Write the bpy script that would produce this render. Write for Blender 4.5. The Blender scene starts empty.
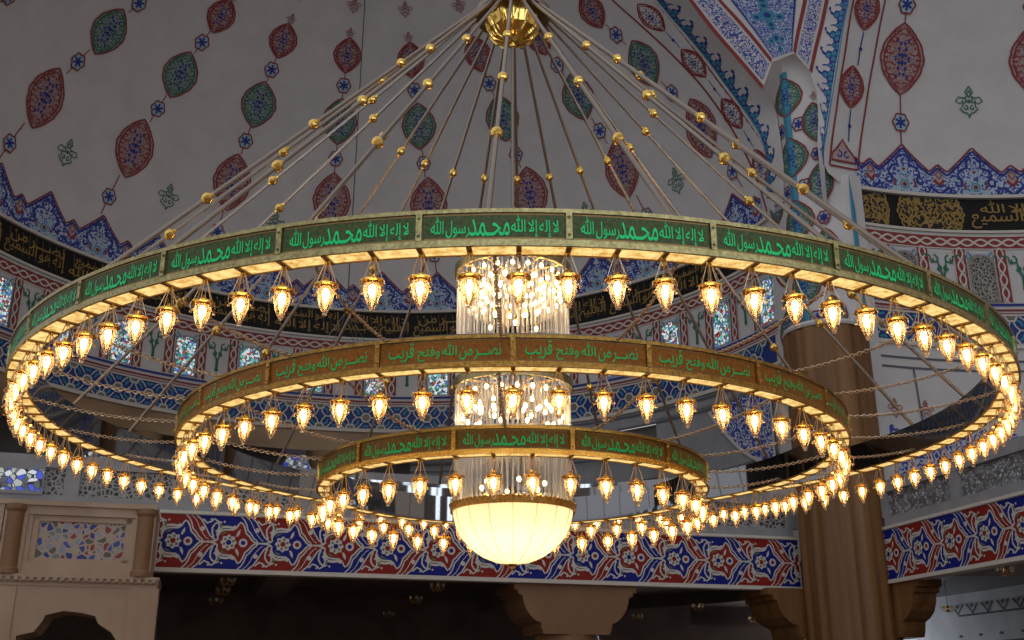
import bpy, math, random
from mathutils import Vector
from mathutils.geometry import tessellate_polygon
random.seed(7)
S = bpy.context.scene
COL = S.collection
PI = math.pi
def R_(d): return d * PI / 180.0
sin, cos = math.sin, math.cos

# ------------------------------------------------------------------ frame of the building
ROT = R_(15.5)
A = Vector((cos(ROT), sin(ROT), 0)); N = Vector((-sin(ROT), cos(ROT), 0)); Z = Vector((0, 0, 1))
D = 13.0
C0 = Vector((0.01, D, 0))                       # centre under the main dome, the chandelier's axis
def W(a, n, z): return C0 + A * a + N * n + Z * z
FLOOR = -1.6
RS = 12.14                                      # radius of the two half domes
ZS = 14.0                                       # height at which they spring
C1 = Vector((-3.78, 26.6, ZS)); C2 = C0 + A * 14.2 + Z * ZS

# ------------------------------------------------------------------ materials
MATS = {}
def newmat(name):
    m = bpy.data.materials.new(name); m.use_nodes = True
    MATS[name] = m
    return m, m.node_tree, m.node_tree.nodes['Principled BSDF']
def M(name, col, rough=.7, metal=0.0, noise=None, spec=.3, bump=None, emit=None):
    m, t, b = newmat(name)
    b.inputs['Base Color'].default_value = (*col, 1)
    b.inputs['Roughness'].default_value = rough
    b.inputs['Metallic'].default_value = metal
    b.inputs['Specular IOR Level'].default_value = spec
    if noise:
        sc, amt = noise
        tc = t.nodes.new('ShaderNodeTexCoord')
        nz = t.nodes.new('ShaderNodeTexNoise'); nz.inputs['Scale'].default_value = sc; nz.inputs['Detail'].default_value = 4
        rp = t.nodes.new('ShaderNodeValToRGB')
        rp.color_ramp.elements[0].position = .3; rp.color_ramp.elements[1].position = .7
        rp.color_ramp.elements[0].color = (*[c * (1 - amt) for c in col], 1)
        rp.color_ramp.elements[1].color = (*[min(1, c * (1 + amt)) for c in col], 1)
        t.links.new(tc.outputs['Object'], nz.inputs['Vector']); t.links.new(nz.outputs['Fac'], rp.inputs[0])
        t.links.new(rp.outputs[0], b.inputs['Base Color'])
        if bump:
            bp = t.nodes.new('ShaderNodeBump'); bp.inputs['Strength'].default_value = bump; bp.inputs['Distance'].default_value = .01
            t.links.new(nz.outputs['Fac'], bp.inputs['Height']); t.links.new(bp.outputs[0], b.inputs['Normal'])
    if emit:
        b.inputs['Emission Color'].default_value = (*emit[0], 1); b.inputs['Emission Strength'].default_value = emit[1]
    return m
def M_emit(name, col, strength, noise=None):
    m = bpy.data.materials.new(name); m.use_nodes = True; t = m.node_tree; t.nodes.clear()
    o = t.nodes.new('ShaderNodeOutputMaterial'); e = t.nodes.new('ShaderNodeEmission')
    e.inputs[0].default_value = (*col, 1); e.inputs[1].default_value = strength
    t.links.new(e.outputs[0], o.inputs[0])
    if noise:
        sc, lo, hi = noise
        tc = t.nodes.new('ShaderNodeTexCoord'); nz = t.nodes.new('ShaderNodeTexNoise')
        nz.inputs['Scale'].default_value = sc; nz.inputs['Detail'].default_value = 5; nz.inputs['Roughness'].default_value = .7
        rp = t.nodes.new('ShaderNodeValToRGB')
        rp.color_ramp.elements[0].position = .34; rp.color_ramp.elements[1].position = .58
        rp.color_ramp.elements[0].color = (*lo, 1); rp.color_ramp.elements[1].color = (*hi, 1)
        t.links.new(tc.outputs['Object'], nz.inputs['Vector']); t.links.new(nz.outputs['Fac'], rp.inputs[0])
        t.links.new(rp.outputs[0], e.inputs[0])
    MATS[name] = m
    return m
def M_glass(name, tint, refl=.16, rough=.05, body=None, bodyfac=0.0):
    """thin clear glass: light goes straight through, with a mirror sheen on it"""
    m = bpy.data.materials.new(name); m.use_nodes = True; t = m.node_tree; t.nodes.clear()
    o = t.nodes.new('ShaderNodeOutputMaterial')
    tr = t.nodes.new('ShaderNodeBsdfTransparent'); tr.inputs[0].default_value = (*tint, 1)
    gl = t.nodes.new('ShaderNodeBsdfGlossy'); gl.inputs[0].default_value = (1, .97, .92, 1); gl.inputs['Roughness'].default_value = rough
    fr = t.nodes.new('ShaderNodeLayerWeight'); fr.inputs[0].default_value = .35
    mp = t.nodes.new('ShaderNodeMapRange'); mp.inputs[3].default_value = refl; mp.inputs[4].default_value = min(1, refl + .5)
    mx = t.nodes.new('ShaderNodeMixShader')
    t.links.new(fr.outputs['Fresnel'], mp.inputs[0]); t.links.new(mp.outputs[0], mx.inputs[0])
    t.links.new(tr.outputs[0], mx.inputs[1]); t.links.new(gl.outputs[0], mx.inputs[2])
    last = mx
    if body:
        tl = t.nodes.new('ShaderNodeBsdfTranslucent'); tl.inputs[0].default_value = (*body, 1)
        m2 = t.nodes.new('ShaderNodeMixShader'); m2.inputs[0].default_value = bodyfac
        t.links.new(mx.outputs[0], m2.inputs[1]); t.links.new(tl.outputs[0], m2.inputs[2]); last = m2
    t.links.new(last.outputs[0], o.inputs[0])
    MATS[name] = m
    return m
def M_cells(name, scale, cols, line, edge=.06, emit=0.0, rough=.5, uv=True):
    """cells of random colours between lines (leaded glass, pierced stone)"""
    m, t, b = newmat(name)
    tc = t.nodes.new('ShaderNodeTexCoord')
    v1 = t.nodes.new('ShaderNodeTexVoronoi'); v1.inputs['Scale'].default_value = scale
    v2 = t.nodes.new('ShaderNodeTexVoronoi'); v2.feature = 'DISTANCE_TO_EDGE'; v2.inputs['Scale'].default_value = scale
    for v in (v1, v2): t.links.new(tc.outputs['UV'], v.inputs['Vector'])
    sp = t.nodes.new('ShaderNodeSeparateColor'); t.links.new(v1.outputs['Color'], sp.inputs[0])
    rp = t.nodes.new('ShaderNodeValToRGB'); rp.color_ramp.interpolation = 'CONSTANT'
    els = rp.color_ramp.elements
    while len(els) < len(cols): els.new(.5)
    for k, c in enumerate(cols): els[k].position = k / len(cols); els[k].color = (*c, 1)
    t.links.new(sp.outputs[0], rp.inputs[0])
    lt = t.nodes.new('ShaderNodeMath'); lt.operation = 'LESS_THAN'; lt.inputs[1].default_value = edge
    t.links.new(v2.outputs['Distance'], lt.inputs[0])
    mx = t.nodes.new('ShaderNodeMix'); mx.data_type = 'RGBA'
    t.links.new(lt.outputs[0], mx.inputs[0]); t.links.new(rp.outputs[0], mx.inputs[6]); mx.inputs[7].default_value = (*line, 1)
    t.links.new(mx.outputs[2], b.inputs['Base Color'])
    b.inputs['Roughness'].default_value = rough
    if emit:
        mul = t.nodes.new('ShaderNodeMix'); mul.data_type = 'RGBA'
        t.links.new(lt.outputs[0], mul.inputs[0]); t.links.new(rp.outputs[0], mul.inputs[6]); mul.inputs[7].default_value = (0, 0, 0, 1)
        t.links.new(mul.outputs[2], b.inputs['Emission Color']); b.inputs['Emission Strength'].default_value = emit
    return m
def M_scroll(name, ground, a, b_, scale, thr=.5, width=.09):
    """a close painted scroll: winding stems of colour a and small fills of colour b on a ground"""
    m, t, b = newmat(name)
    tc = t.nodes.new('ShaderNodeTexCoord')
    nz = t.nodes.new('ShaderNodeTexNoise'); nz.inputs['Scale'].default_value = scale; nz.inputs['Detail'].default_value = 1.0
    t.links.new(tc.outputs['UV'], nz.inputs['Vector'])
    w = t.nodes.new('ShaderNodeMath'); w.operation = 'MULTIPLY'; w.inputs[1].default_value = 5.0
    t.links.new(nz.outputs['Fac'], w.inputs[0])
    f = t.nodes.new('ShaderNodeMath'); f.operation = 'FRACT'; t.links.new(w.outputs[0], f.inputs[0])
    d = t.nodes.new('ShaderNodeMath'); d.operation = 'LESS_THAN'; d.inputs[1].default_value = thr; t.links.new(f.outputs[0], d.inputs[0])
    v = t.nodes.new('ShaderNodeTexVoronoi'); v.inputs['Scale'].default_value = scale * 1.3; t.links.new(tc.outputs['UV'], v.inputs['Vector'])
    g = t.nodes.new('ShaderNodeMath'); g.operation = 'LESS_THAN'; g.inputs[1].default_value = width; t.links.new(v.outputs['Distance'], g.inputs[0])
    m1 = t.nodes.new('ShaderNodeMix'); m1.data_type = 'RGBA'; m1.inputs[6].default_value = (*ground, 1); m1.inputs[7].default_value = (*a, 1)
    t.links.new(d.outputs[0], m1.inputs[0])
    m2 = t.nodes.new('ShaderNodeMix'); m2.data_type = 'RGBA'; m2.inputs[7].default_value = (*b_, 1)
    t.links.new(g.outputs[0], m2.inputs[0]); t.links.new(m1.outputs[2], m2.inputs[6])
    t.links.new(m2.outputs[2], b.inputs['Base Color']); b.inputs['Roughness'].default_value = .75
    return m
def M_marble(name, c1, c2, sx=3.0, sz=.25, rough=.45):
    m, t, b = newmat(name)
    tc = t.nodes.new('ShaderNodeTexCoord'); mp = t.nodes.new('ShaderNodeMapping')
    mp.inputs['Scale'].default_value = (sx, sx, sz)
    nz = t.nodes.new('ShaderNodeTexNoise'); nz.inputs['Scale'].default_value = 1.0; nz.inputs['Detail'].default_value = 6; nz.inputs['Distortion'].default_value = .6
    rp = t.nodes.new('ShaderNodeValToRGB'); rp.color_ramp.elements[0].position = .32; rp.color_ramp.elements[1].position = .68
    rp.color_ramp.elements[0].color = (*c1, 1); rp.color_ramp.elements[1].color = (*c2, 1)
    t.links.new(tc.outputs['Object'], mp.inputs[0]); t.links.new(mp.outputs[0], nz.inputs['Vector'])
    t.links.new(nz.outputs['Fac'], rp.inputs[0]); t.links.new(rp.outputs[0], b.inputs['Base Color'])
    b.inputs['Roughness'].default_value = rough; b.inputs['Specular IOR Level'].default_value = .35
    return m

M('plaster', (.61, .57, .55), .85, noise=(1.2, .05))
M('cream', (.62, .56, .48), .6)
M('pred', (.26, .045, .045), .8); M('pblue', (.035, .05, .24), .8); M('pteal', (.06, .25, .36), .8)
M('pgreen', (.045, .165, .105), .8); M('plight', (.36, .48, .56), .8); M('pink', (.45, .33, .31), .8)
M('greenpale', (.30, .38, .33), .8); M('pochre', (.40, .22, .07), .8)
M('tred', (.25, .020, .013), .5, spec=.12); M('tblue', (.012, .016, .19), .5, spec=.12); M('tolive', (.13, .15, .07), .5); M('tcream', (.58, .54, .48), .5); M('tnavy', (.020, .045, .20), .45)
M('black', (.010, .009, .008), .7); M('goldpaint', (.33, .20, .055), .6)
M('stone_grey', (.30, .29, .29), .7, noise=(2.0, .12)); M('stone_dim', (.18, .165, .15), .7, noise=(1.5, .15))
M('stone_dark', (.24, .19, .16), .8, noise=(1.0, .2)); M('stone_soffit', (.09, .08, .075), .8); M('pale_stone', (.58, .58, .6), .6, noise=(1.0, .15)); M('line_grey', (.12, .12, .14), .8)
M_marble('marble_brown', (.125, .052, .016), (.25, .118, .040), 2.6, .10)
M_marble('marble_bal', (.36, .235, .15), (.48, .335, .225), .8, .5)
M_marble('marble_tan', (.19, .090, .036), (.27, .14, .062), .8, .5)
M_marble('marble_soffit', (.27, .165, .085), (.40, .26, .15), .5, 1.5)
M('carpet', (.24, .165, .14), .95, noise=(3, .3))
M('gold', (.80, .47, .10), .25, 1.0); M('gold_bright', (.95, .62, .16), .16, 1.0)
M('brass_rim', (.46, .27, .07), .42, 1.0, noise=(30, .35), bump=.5); M('pale_rim', (.38, .31, .14), .40, 1.0, noise=(30, .35), bump=.5)
M('steel', (.33, .27, .22), .33, 1.0); M('mirror', (.27, .26, .26), .05, 1.0); M('copper', (.60, .42, .26), .3, 1.0)
M('bar_brown', (.28, .16, .06), .4, .6)
M('panel_green', (.066, .088, .026), .5, .15, noise=(40, .35)); M('panel_amber', (.34, .125, .012), .5, .15, noise=(40, .3)); M('panel_moss', (.20, .105, .014), .5, .15, noise=(40, .35))
M('letter_green', (.010, .72, .19), .4); M('letter_gold', (.55, .38, .10), .5, .3)
M_emit('strip_glow', (1, .8, .45), 1.15, noise=(13, (.60, .28, .045), (1.0, .72, .27)))  # glow stands in for lantern light on the gold ring undersides
M_emit('bulb', (1, .66, .30), 20.0)
M_emit('bulb_soft', (1, .74, .42), 22.0)
M_glass('lantern_glass', (1.0, .92, .78), .12, .17, body=(1.0, .68, .36), bodyfac=.20)
M_glass('crystal', (.95, .95, .96), .30, .32, body=(.95, .90, .82), bodyfac=.14)
M_cells('stained', 12.0, [(.9, .97, 1), (.12, .20, .7), (.15, .60, .45), (.85, .95, .9), (.06, .28, .30), (.85, .92, .9), (.45, .07, .06), (.35, .6, .75), (.05, .12, .10)], (.02, .02, .02), .06, emit=.62)
M_cells('rosette', 8.0, [(.8, .85, .9), (.08, .12, .7), (.25, .28, .35), (.12, .12, .14), (.5, .55, .5)], (.05, .05, .05), .05, emit=.42)
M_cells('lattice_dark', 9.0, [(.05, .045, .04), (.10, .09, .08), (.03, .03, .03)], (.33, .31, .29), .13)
M_cells('lattice_light', 13.0, [(.55, .57, .6), (.30, .31, .33), (.10, .09, .09), (.42, .43, .46)], (.16, .145, .135), .13)  # pale cells paint in the daylight coming through the piercings
M_cells('lattice_window', 11.0, [(.03, .03, .04), (.07, .06, .05), (.05, .05, .07)], (.34, .30, .24), .11)
M_cells('pierced', 7.5, [(.02, .03, .22), (.25, .28, .33), (.16, .19, .2), (.25, .03, .025), (.10, .09, .08), (.05, .07, .3)], (.42, .32, .23), .115)
M_scroll('fill_red', (.40, .30, .28), (.25, .05, .05), (.06, .07, .26), 8.5, .31, .08)
M_scroll('fill_green', (.32, .34, .32), (.05, .15, .10), (.05, .07, .24), 8.5, .38, .20)
M_scroll('scroll_crown', (.46, .52, .60), (.05, .07, .33), (.20, .38, .50), 4.6, .50, .16)
M_scroll('scroll_red', (.50, .40, .38), (.30, .055, .055), (.30, .055, .055), 3.4, .45, .10)
M_scroll('scroll_green', (.40, .44, .40), (.08, .20, .15), (.06, .09, .28), 3.2, .45, .14)
M_scroll('scroll_border', (.55, .54, .56), (.05, .07, .30), (.45, .24, .10), 5.5, .52, .20)
M_scroll('scroll_spandrel', (.46, .50, .58), (.05, .08, .32), (.05, .20, .42), 4.2, .55, .26)
M_scroll('scroll_gold', (.012, .010, .008), (.33, .20, .055), (.33, .20, .055), 3.6, .42, .10)
M_scroll('scroll_tile', (.50, .52, .58), (.04, .06, .32), (.06, .2, .4), 4.0, .5, .15)

# ------------------------------------------------------------------ mesh building
class MB:
    def __init__(self): self.v = []; self.f = []; self.m = []; self.uv = []; self.names = []
    def mi(self, n):
        if n not in self.names: self.names.append(n)
        return self.names.index(n)
    def add(self, vs, fs, mat, uvs=None):
        o = len(self.v); k = self.mi(mat)
        self.v += [tuple(p) for p in vs]
        self.uv += list(uvs) if uvs else [(p[0] * .5 + p[1] * .37, p[2] * .5) for p in vs]
        for q in fs: self.f.append(tuple(o + i for i in q)); self.m.append(k)
    def box(self, c, sx, sy, sz, mat, ux=None, uy=None, uz=None):
        ux, uy, uz = ux or Vector((1, 0, 0)), uy or Vector((0, 1, 0)), uz or Vector((0, 0, 1)); c = Vector(c)
        vs = [c + ux * (sx / 2 * i) + uy * (sy / 2 * j) + uz * (sz / 2 * k) for i in (-1, 1) for j in (-1, 1) for k in (-1, 1)]
        self.add(vs, [(0, 1, 3, 2), (4, 6, 7, 5), (0, 4, 5, 1), (2, 3, 7, 6), (0, 2, 6, 4), (1, 5, 7, 3)], mat)
    def tube(self, pts, r, mat, n=8, caps=True):
        pts = [Vector(p) for p in pts]; rr = r if isinstance(r, (list, tuple)) else [r] * len(pts)
        vs = []
        for i, p in enumerate(pts):
            d = (pts[min(i + 1, len(pts) - 1)] - pts[max(i - 1, 0)]).normalized()
            h = Vector((0, 0, 1)) if abs(d.z) < .9 else Vector((1, 0, 0))
            x = d.cross(h).normalized(); y = d.cross(x)
            vs += [p + (x * cos(2 * PI * k / n) + y * sin(2 * PI * k / n)) * rr[i] for k in range(n)]
        fs = [(i * n + k, i * n + (k + 1) % n, (i + 1) * n + (k + 1) % n, (i + 1) * n + k) for i in range(len(pts) - 1) for k in range(n)]
        if caps: fs += [tuple(range(n))[::-1], tuple((len(pts) - 1) * n + k for k in range(n))]
        self.add(vs, fs, mat)
    def lathe(self, prof, mat, n=24, c=(0, 0, 0), scallop=None, a0=0, a1=2 * PI):
        """prof: (r, z) or (r, z, material of the strip that follows)"""
        full = abs(a1 - a0 - 2 * PI) < 1e-6
        cols = n if full else n + 1
        for i in range(len(prof) - 1):
            p, q = prof[i], prof[i + 1]; mt = p[2] if len(p) > 2 else mat
            vs = []; uvs = []
            for k in range(cols):
                an = a0 + (a1 - a0) * k / n; s = 1 + (scallop[0] * cos(scallop[1] * an) if scallop else 0)
                for w in (p, q):
                    vs.append((c[0] + w[0] * s * cos(an), c[1] + w[0] * s * sin(an), c[2] + w[1])); uvs.append((an * max(p[0], .2), w[1]))
            fs = [(2 * k, 2 * ((k + 1) % cols), 2 * ((k + 1) % cols) + 1, 2 * k + 1) for k in range(n if full else n)]
            self.add(vs, fs, mt, uvs)
    def sphere(self, c, r, mat, n=10, m=6, sz=1.0):
        self.lathe([(max(r * sin(PI * i / m), 1e-5), -r * sz * cos(PI * i / m)) for i in range(m + 1)], mat, n, c)
    def build(self, name, parent=None, smooth=True, loc=None):
        me = bpy.data.meshes.new(name); me.from_pydata(self.v, [], self.f)
        for nm in self.names: me.materials.append(MATS[nm])
        me.polygons.foreach_set('material_index', self.m)
        ul = me.uv_layers.new(name='UVMap')
        li = [0] * len(me.loops); me.loops.foreach_get('vertex_index', li)
        fl = []
        for i in li: fl += self.uv[i]
        ul.data.foreach_set('uv', fl)
        if smooth:
            me.polygons.foreach_set('use_smooth', [True] * len(me.polygons))
            me.set_sharp_from_angle(angle=R_(38))
        me.update()
        o = bpy.data.objects.new(name, me); COL.objects.link(o)
        if parent: o.parent = parent
        if loc: o.location = loc
        return o
def tag(o, label=None, cat=None, group=None, kind=None):
    if label: o['label'] = label
    if cat: o['category'] = cat
    if group: o['group'] = group
    if kind: o['kind'] = kind
    return o
def struct(mb, name, label=None, smooth=True):
    return tag(mb.build(name, smooth=smooth), label, kind='structure')
def thing(name, label, cat, loc=(0, 0, 0), group=None):
    o = bpy.data.objects.new(name, None); COL.objects.link(o); o.location = loc; o.empty_display_size = .2
    return tag(o, label, cat, group)

# ------------------------------------------------------------------ drawing on a surface
class Art:
    """flat ornament laid on a surface through fn(x, y, lift) -> point"""
    def __init__(self, mb, fn, lift=.007): self.mb = mb; self.fn = fn; self.d = lift
    def tri(self, pts, fs, mat, layer): self.mb.add([self.fn(x, y, layer * self.d) for x, y in pts], fs, mat, pts)
    def fan(self, outline, mat, layer, c=None, rings=3):
        n = len(outline)
        cx, cy = c or (sum(p[0] for p in outline) / n, sum(p[1] for p in outline) / n)
        pts = [(cx, cy)]
        for k in range(1, rings + 1):
            s = k / rings; pts += [(cx + (x - cx) * s, cy + (y - cy) * s) for x, y in outline]
        fs = [(0, 1 + i, 1 + (i + 1) % n) for i in range(n)]
        for k in range(rings - 1):
            o = 1 + k * n; fs += [(o + i, o + n + i, o + n + (i + 1) % n, o + (i + 1) % n) for i in range(n)]
        self.tri(pts, fs, mat, layer)
    def flat(self, outline, mat, layer):
        tr = tessellate_polygon([[Vector((x, y, 0)) for x, y in outline]])
        self.tri(outline, [tuple(q) for q in tr], mat, layer)
    def between(self, x0, x1, lo, hi, mat, layer, nx=12, ny=4):
        pts = []
        for i in range(nx + 1):
            x = x0 + (x1 - x0) * i / nx; a, b = lo(x) if callable(lo) else lo, hi(x) if callable(hi) else hi
            pts += [(x, a + (b - a) * j / ny) for j in range(ny + 1)]
        w = ny + 1
        self.tri(pts, [(i * w + j, (i + 1) * w + j, (i + 1) * w + j + 1, i * w + j + 1) for i in range(nx) for j in range(ny)], mat, layer)
    def line(self, pts, w, mat, layer, closed=False, taper=False):
        n = len(pts); out = []
        for i in range(n):
            if closed: p, q = pts[i - 1], pts[(i + 1) % n]
            else: p, q = pts[max(i - 1, 0)], pts[min(i + 1, n - 1)]
            dx, dy = q[0] - p[0], q[1] - p[1]; L = math.hypot(dx, dy) or 1
            ww = w / 2 * (1 if not taper else (.25 + .95 * sin(PI * min(1, max(0, i / (n - 1))))))
            out += [(pts[i][0] - dy / L * ww, pts[i][1] + dx / L * ww), (pts[i][0] + dy / L * ww, pts[i][1] - dx / L * ww)]
        k = n if closed else n - 1
        self.tri(out, [(2 * i, 2 * i + 1, 2 * ((i + 1) % n) + 1, 2 * ((i + 1) % n)) for i in range(k)], mat, layer)
    def dot(self, x, y, r, mat, layer, n=10, ry=None): self.fan([(x + r * cos(2 * PI * k / n), y + (ry or r) * sin(2 * PI * k / n)) for k in range(n)], mat, layer, (x, y), 1)
    def text(self, s, x, y, w, h, mat, layer):
        vs, fs, (x0, y0, x1, y1) = glyphs(s)
        self.tri([(x + (px - x0) / (x1 - x0) * w, y + (py - y0) / (y1 - y0) * h) for px, py in vs], fs, mat, layer)
def arc(cx, cy, r, a0, a1, n=8, ry=None): return [(cx + r * cos(R_(a0 + (a1 - a0) * k / n)), cy + (ry or r) * sin(R_(a0 + (a1 - a0) * k / n))) for k in range(n + 1)]
def spiral(cx, cy, r, a0, turns, n=12): return [(cx + r * (1 - .85 * k / n) * cos(R_(a0) + 2 * PI * turns * k / n), cy + r * (1 - .85 * k / n) * sin(R_(a0) + 2 * PI * turns * k / n)) for k in range(n + 1)]

# Arabic letters in their joined forms, set in reading order from the right
FORMS = {'\u0627': 0xFE8D, '\u0625': 0xFE87, '\u0628': 0xFE8F, '\u062a': 0xFE95, '\u062d': 0xFEA1, '\u062f': 0xFEA9, '\u0631': 0xFEAD, '\u0633': 0xFEB1,
         '\u0635': 0xFEB9, '\u0639': 0xFEC9, '\u0641': 0xFED1, '\u0642': 0xFED5, '\u0643': 0xFED9, '\u0644': 0xFEDD, '\u0645': 0xFEE1, '\u0646': 0xFEE5,
         '\u0647': 0xFEE9, '\u0648': 0xFEED, '\u064a': 0xFEF1}
RIGHT_ONLY = '\u0627\u0625\u062f\u0631\u0648'
def joined(s):
    out = []
    for w in s.split(' '):
        if w == '\u0627\u0644\u0644\u0647': out.append('\ufdf2'); continue
        r = ''; i = 0; prev = False
        while i < len(w):
            ch = w[i]
            if ch == '\u0640': r += ch; prev = True; i += 1; continue
            if ch == '\u0644' and i + 1 < len(w) and w[i + 1] in '\u0627\u0625':
                r += chr((0xFEFB if w[i + 1] == '\u0627' else 0xFEF9) + (1 if prev else 0)); prev = False; i += 2; continue
            nxt = i + 1 < len(w)
            if ch in RIGHT_ONLY: r += chr(FORMS[ch] + (1 if prev else 0)); prev = False
            else:
                r += chr(FORMS[ch] + (3 if prev and nxt else 1 if prev else 2 if nxt else 0)); prev = True
            i += 1
        out.append(r[::-1])
    return ' '.join(out[::-1])
GL = {}
def glyphs(s):
    if s in GL: return GL[s]
    cu = bpy.data.curves.new('t', 'FONT'); cu.body = joined(s); cu.resolution_u = 3; cu.space_word = .45; cu.offset = .006
    o = bpy.data.objects.new('t', cu); COL.objects.link(o); bpy.context.view_layer.update()
    me = o.to_mesh()
    vs = [(v.co.x, v.co.y) for v in me.vertices]; fs = [tuple(p.vertices) for p in me.polygons]
    o.to_mesh_clear(); bpy.data.objects.remove(o); bpy.data.curves.remove(cu)
    bb = (min(p[0] for p in vs), min(p[1] for p in vs), max(p[0] for p in vs), max(p[1] for p in vs))
    GL[s] = (vs, fs, bb); return GL[s]
T_LA = '\u0644\u0627 \u0625\u0644\u0647 \u0625\u0644\u0627 \u0627\u0644\u0644\u0647'
T_MUH = '\u0645\u062d\u0640\u0645\u062f'
T_RAS = '\u0631\u0633\u0648\u0644 \u0627\u0644\u0644\u0647'
T_NASR = '\u0646\u0635\u0640\u0640\u0640\u0631 \u0645\u0646'
T_FATH = '\u0627\u0644\u0644\u0647 \u0648\u0641\u062a\u062d'
T_QARIB = '\u0642\u0631\u064a\u0628'
T_SAMI = '\u0625\u0646\u0647 \u0647\u0648 \u0627\u0644\u0633\u0645\u064a\u0639'
T_ALIM = '\u0627\u0644\u0639\u0644\u064a\u0645'
# ------------------------------------------------------------------ painted ornament
def dirv(az, el): return N * (cos(R_(az)) * cos(R_(el))) + A * (sin(R_(az)) * cos(R_(el))) + Z * sin(R_(el))
def dome_at(c, az0, el0):
    def fn(x, y, l):
        el = el0 + math.degrees(y / RS); az = az0 + math.degrees(x / (RS * max(.15, cos(R_(el)))))
        return c + dirv(az, el) * (RS - l)
    return fn
def drum_fn(c, r=RS):
    def fn(x, y, l):
        t = x / RS; return Vector((c.x, c.y, 0)) + (N * cos(t) + A * sin(t)) * (r - l) + Z * y
    return fn
def outline(w, h, lobes=5, amp=.045):
    """a pointed oval with a scalloped edge, 1:1 round the middle"""
    pts = []
    for sx in (1, -1):
        for k in range(20):
            t = k / 20; y = h / 2 * (1 - 2 * t); x = w / 2 * (1 - (abs(2 * t - 1)) ** 1.9) ** .9
            x *= 1 + amp * abs(sin(PI * lobes * t)) if 0 < k else 1
            pts.append((sx * x, y * sx))
    return pts
def medallion(art, x, y, w, h, kind='red', knots=True):
    edge, fill, core = {'red': ('pred', 'fill_red', 'pblue'), 'green': ('pgreen', 'fill_green', 'pblue'), 'small': ('pred', 'plight', 'pblue')}[kind]
    o = [(x + px, y + py) for px, py in outline(w, h)]
    art.fan(o, fill, 1, (x, y), 3)
    art.line(o, .055, 'pred', 3, True)
    art.line([(x + (px - x) * .84, y + (py - y) * .86) for px, py in o], .03, edge, 3, True)
    lw = .042
    for sx in (1, -1):
        for sy in (1, -1):
            for (cx, cy, r, a0, tn) in ((.30, .13, .14, 200, .9), (.20, .27, .11, 20, -.9), (.09, .37, .07, 200, .9), (.37, .02, .08, 90, -.8)):
                p = spiral(cx * w, cy * h, r * w, a0, tn, 10)
                art.line([(x + sx * px, y + sy * py) for px, py in p], lw, edge, 2)
            art.line([(x + sx * w * q[0], y + sy * h * q[1]) for q in ((.06, .44), (.2, .36), (.36, .2), (.44, .05))], .03, edge, 2)
            # lozenges and leaves of the core
            for (qx, qy, rx, ry) in ((.075, .055, .05, .030), (.085, .135, .042, .042), (.05, .215, .042, .030), (.125, .255, .030, .045), (.16, .02, .045, .016)):
                art.fan([(x + sx * w * (qx + rx * i), y + sy * h * (qy + ry * j)) for i, j in ((0, 1), (1, 0), (0, -1), (-1, 0))], core, 4, None, 1)
        art.line([(x + sx * w * q[0], y) for q in ((.03, 0), (.16, 0))], .06, core, 4, taper=True)
    art.fan([(x + w * .055 * a_, y + h * b_) for a_, b_ in ((0, .1), (1, .05), (0, 0), (-1, .05))], core, 4)
    art.fan([(x + w * .055 * a_, y - h * b_) for a_, b_ in ((0, .1), (1, .05), (0, 0), (-1, .05))], core, 4)
def knot(art, x, y, r=.24):
    o = [(x + r * (1 + .10 * cos(6 * t)) * cos(t), y + r * 1.1 * (1 + .10 * cos(6 * t)) * sin(t)) for t in [2 * PI * k / 24 for k in range(24)]]
    art.fan(o, 'plight', 1, (x, y), 2); art.line(o, .05, 'pred', 3, True)
    for k in range(6): art.line([(x, y), (x + r * .72 * cos(R_(60 * k + 30)), y + r * .72 * sin(R_(60 * k + 30)))], .075, 'pblue', 2, taper=False)
    art.dot(x, y, r * .2, 'pblue', 3)
def fleur(art, x, y, s, mat='pgreen', line='pgreen'):
    """small four-armed palmette"""
    w = .035 * (s / .8)
    for sx in (1, -1):
        art.line([(x + sx * s * q[0], y + s * q[1]) for q in ((0, .5), (.12, .30), (.05, .2), (.16, .12), (.33, .15), (.42, .02), (.30, -.06), (.2, -.02), (.2, -.16), (.28, -.22), (.16, -.34), (.06, -.36), (0, -.5))], w, line, 2)
        art.line(spiral(x + sx * s * .17, y + s * .03, s * .11, 90, sx * .9, 8), w, mat, 2)
        art.line(spiral(x + sx * s * .11, y - s * .2, s * .09, 90, sx * .9, 8), w, mat, 2)
        art.line([(x + sx * s * q[0], y + s * q[1]) for q in ((0, .36), (.07, .25), (0, .14))], w, mat, 2)
    art.dot(x, y + s * .02, s * .06, mat, 2)
def string(c, mb, az0, drift=.0055):
    """one hanging string of medallions, from the crown at the foot of the dome upward"""
    azf = lambda el: az0 * (1 - drift * (el - 10)) if drift else az0
    at = lambda el: Art(mb, dome_at(c, azf(el), el))
    knot(at(10.5), 0, 0); medallion(at(19.5), 0, 0, 1.34, 2.12, 'red'); knot(at(27.0), 0, 0); medallion(at(33.6), 0, 0, 1.22, 1.72, 'green')
    knot(at(39.9), 0, 0); medallion(at(45.2), 0, 0, .95, 1.30, 'red'); fleur(at(48.9), 0, .05, .42, 'pred', 'pred')
    fleur(at(54.0), 0, 0, .6, 'pred', 'pred'); medallion(at(59.5), 0, 0, .95, 1.5, 'green')
    base = Art(mb, lambda x, y, l: c + dirv(azf(y) + x, y) * (RS - l))
    for e0, e1 in ((7.3, 9.3), (11.7, 14.5), (24.5, 25.8), (28.2, 29.6), (37.7, 38.7), (41.1, 42.2)):
        base.tri([(-.10, e0), (.10, e0), (.10, e1), (-.10, e1)], [(0, 1, 2, 3)], 'pred', 2)
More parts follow.
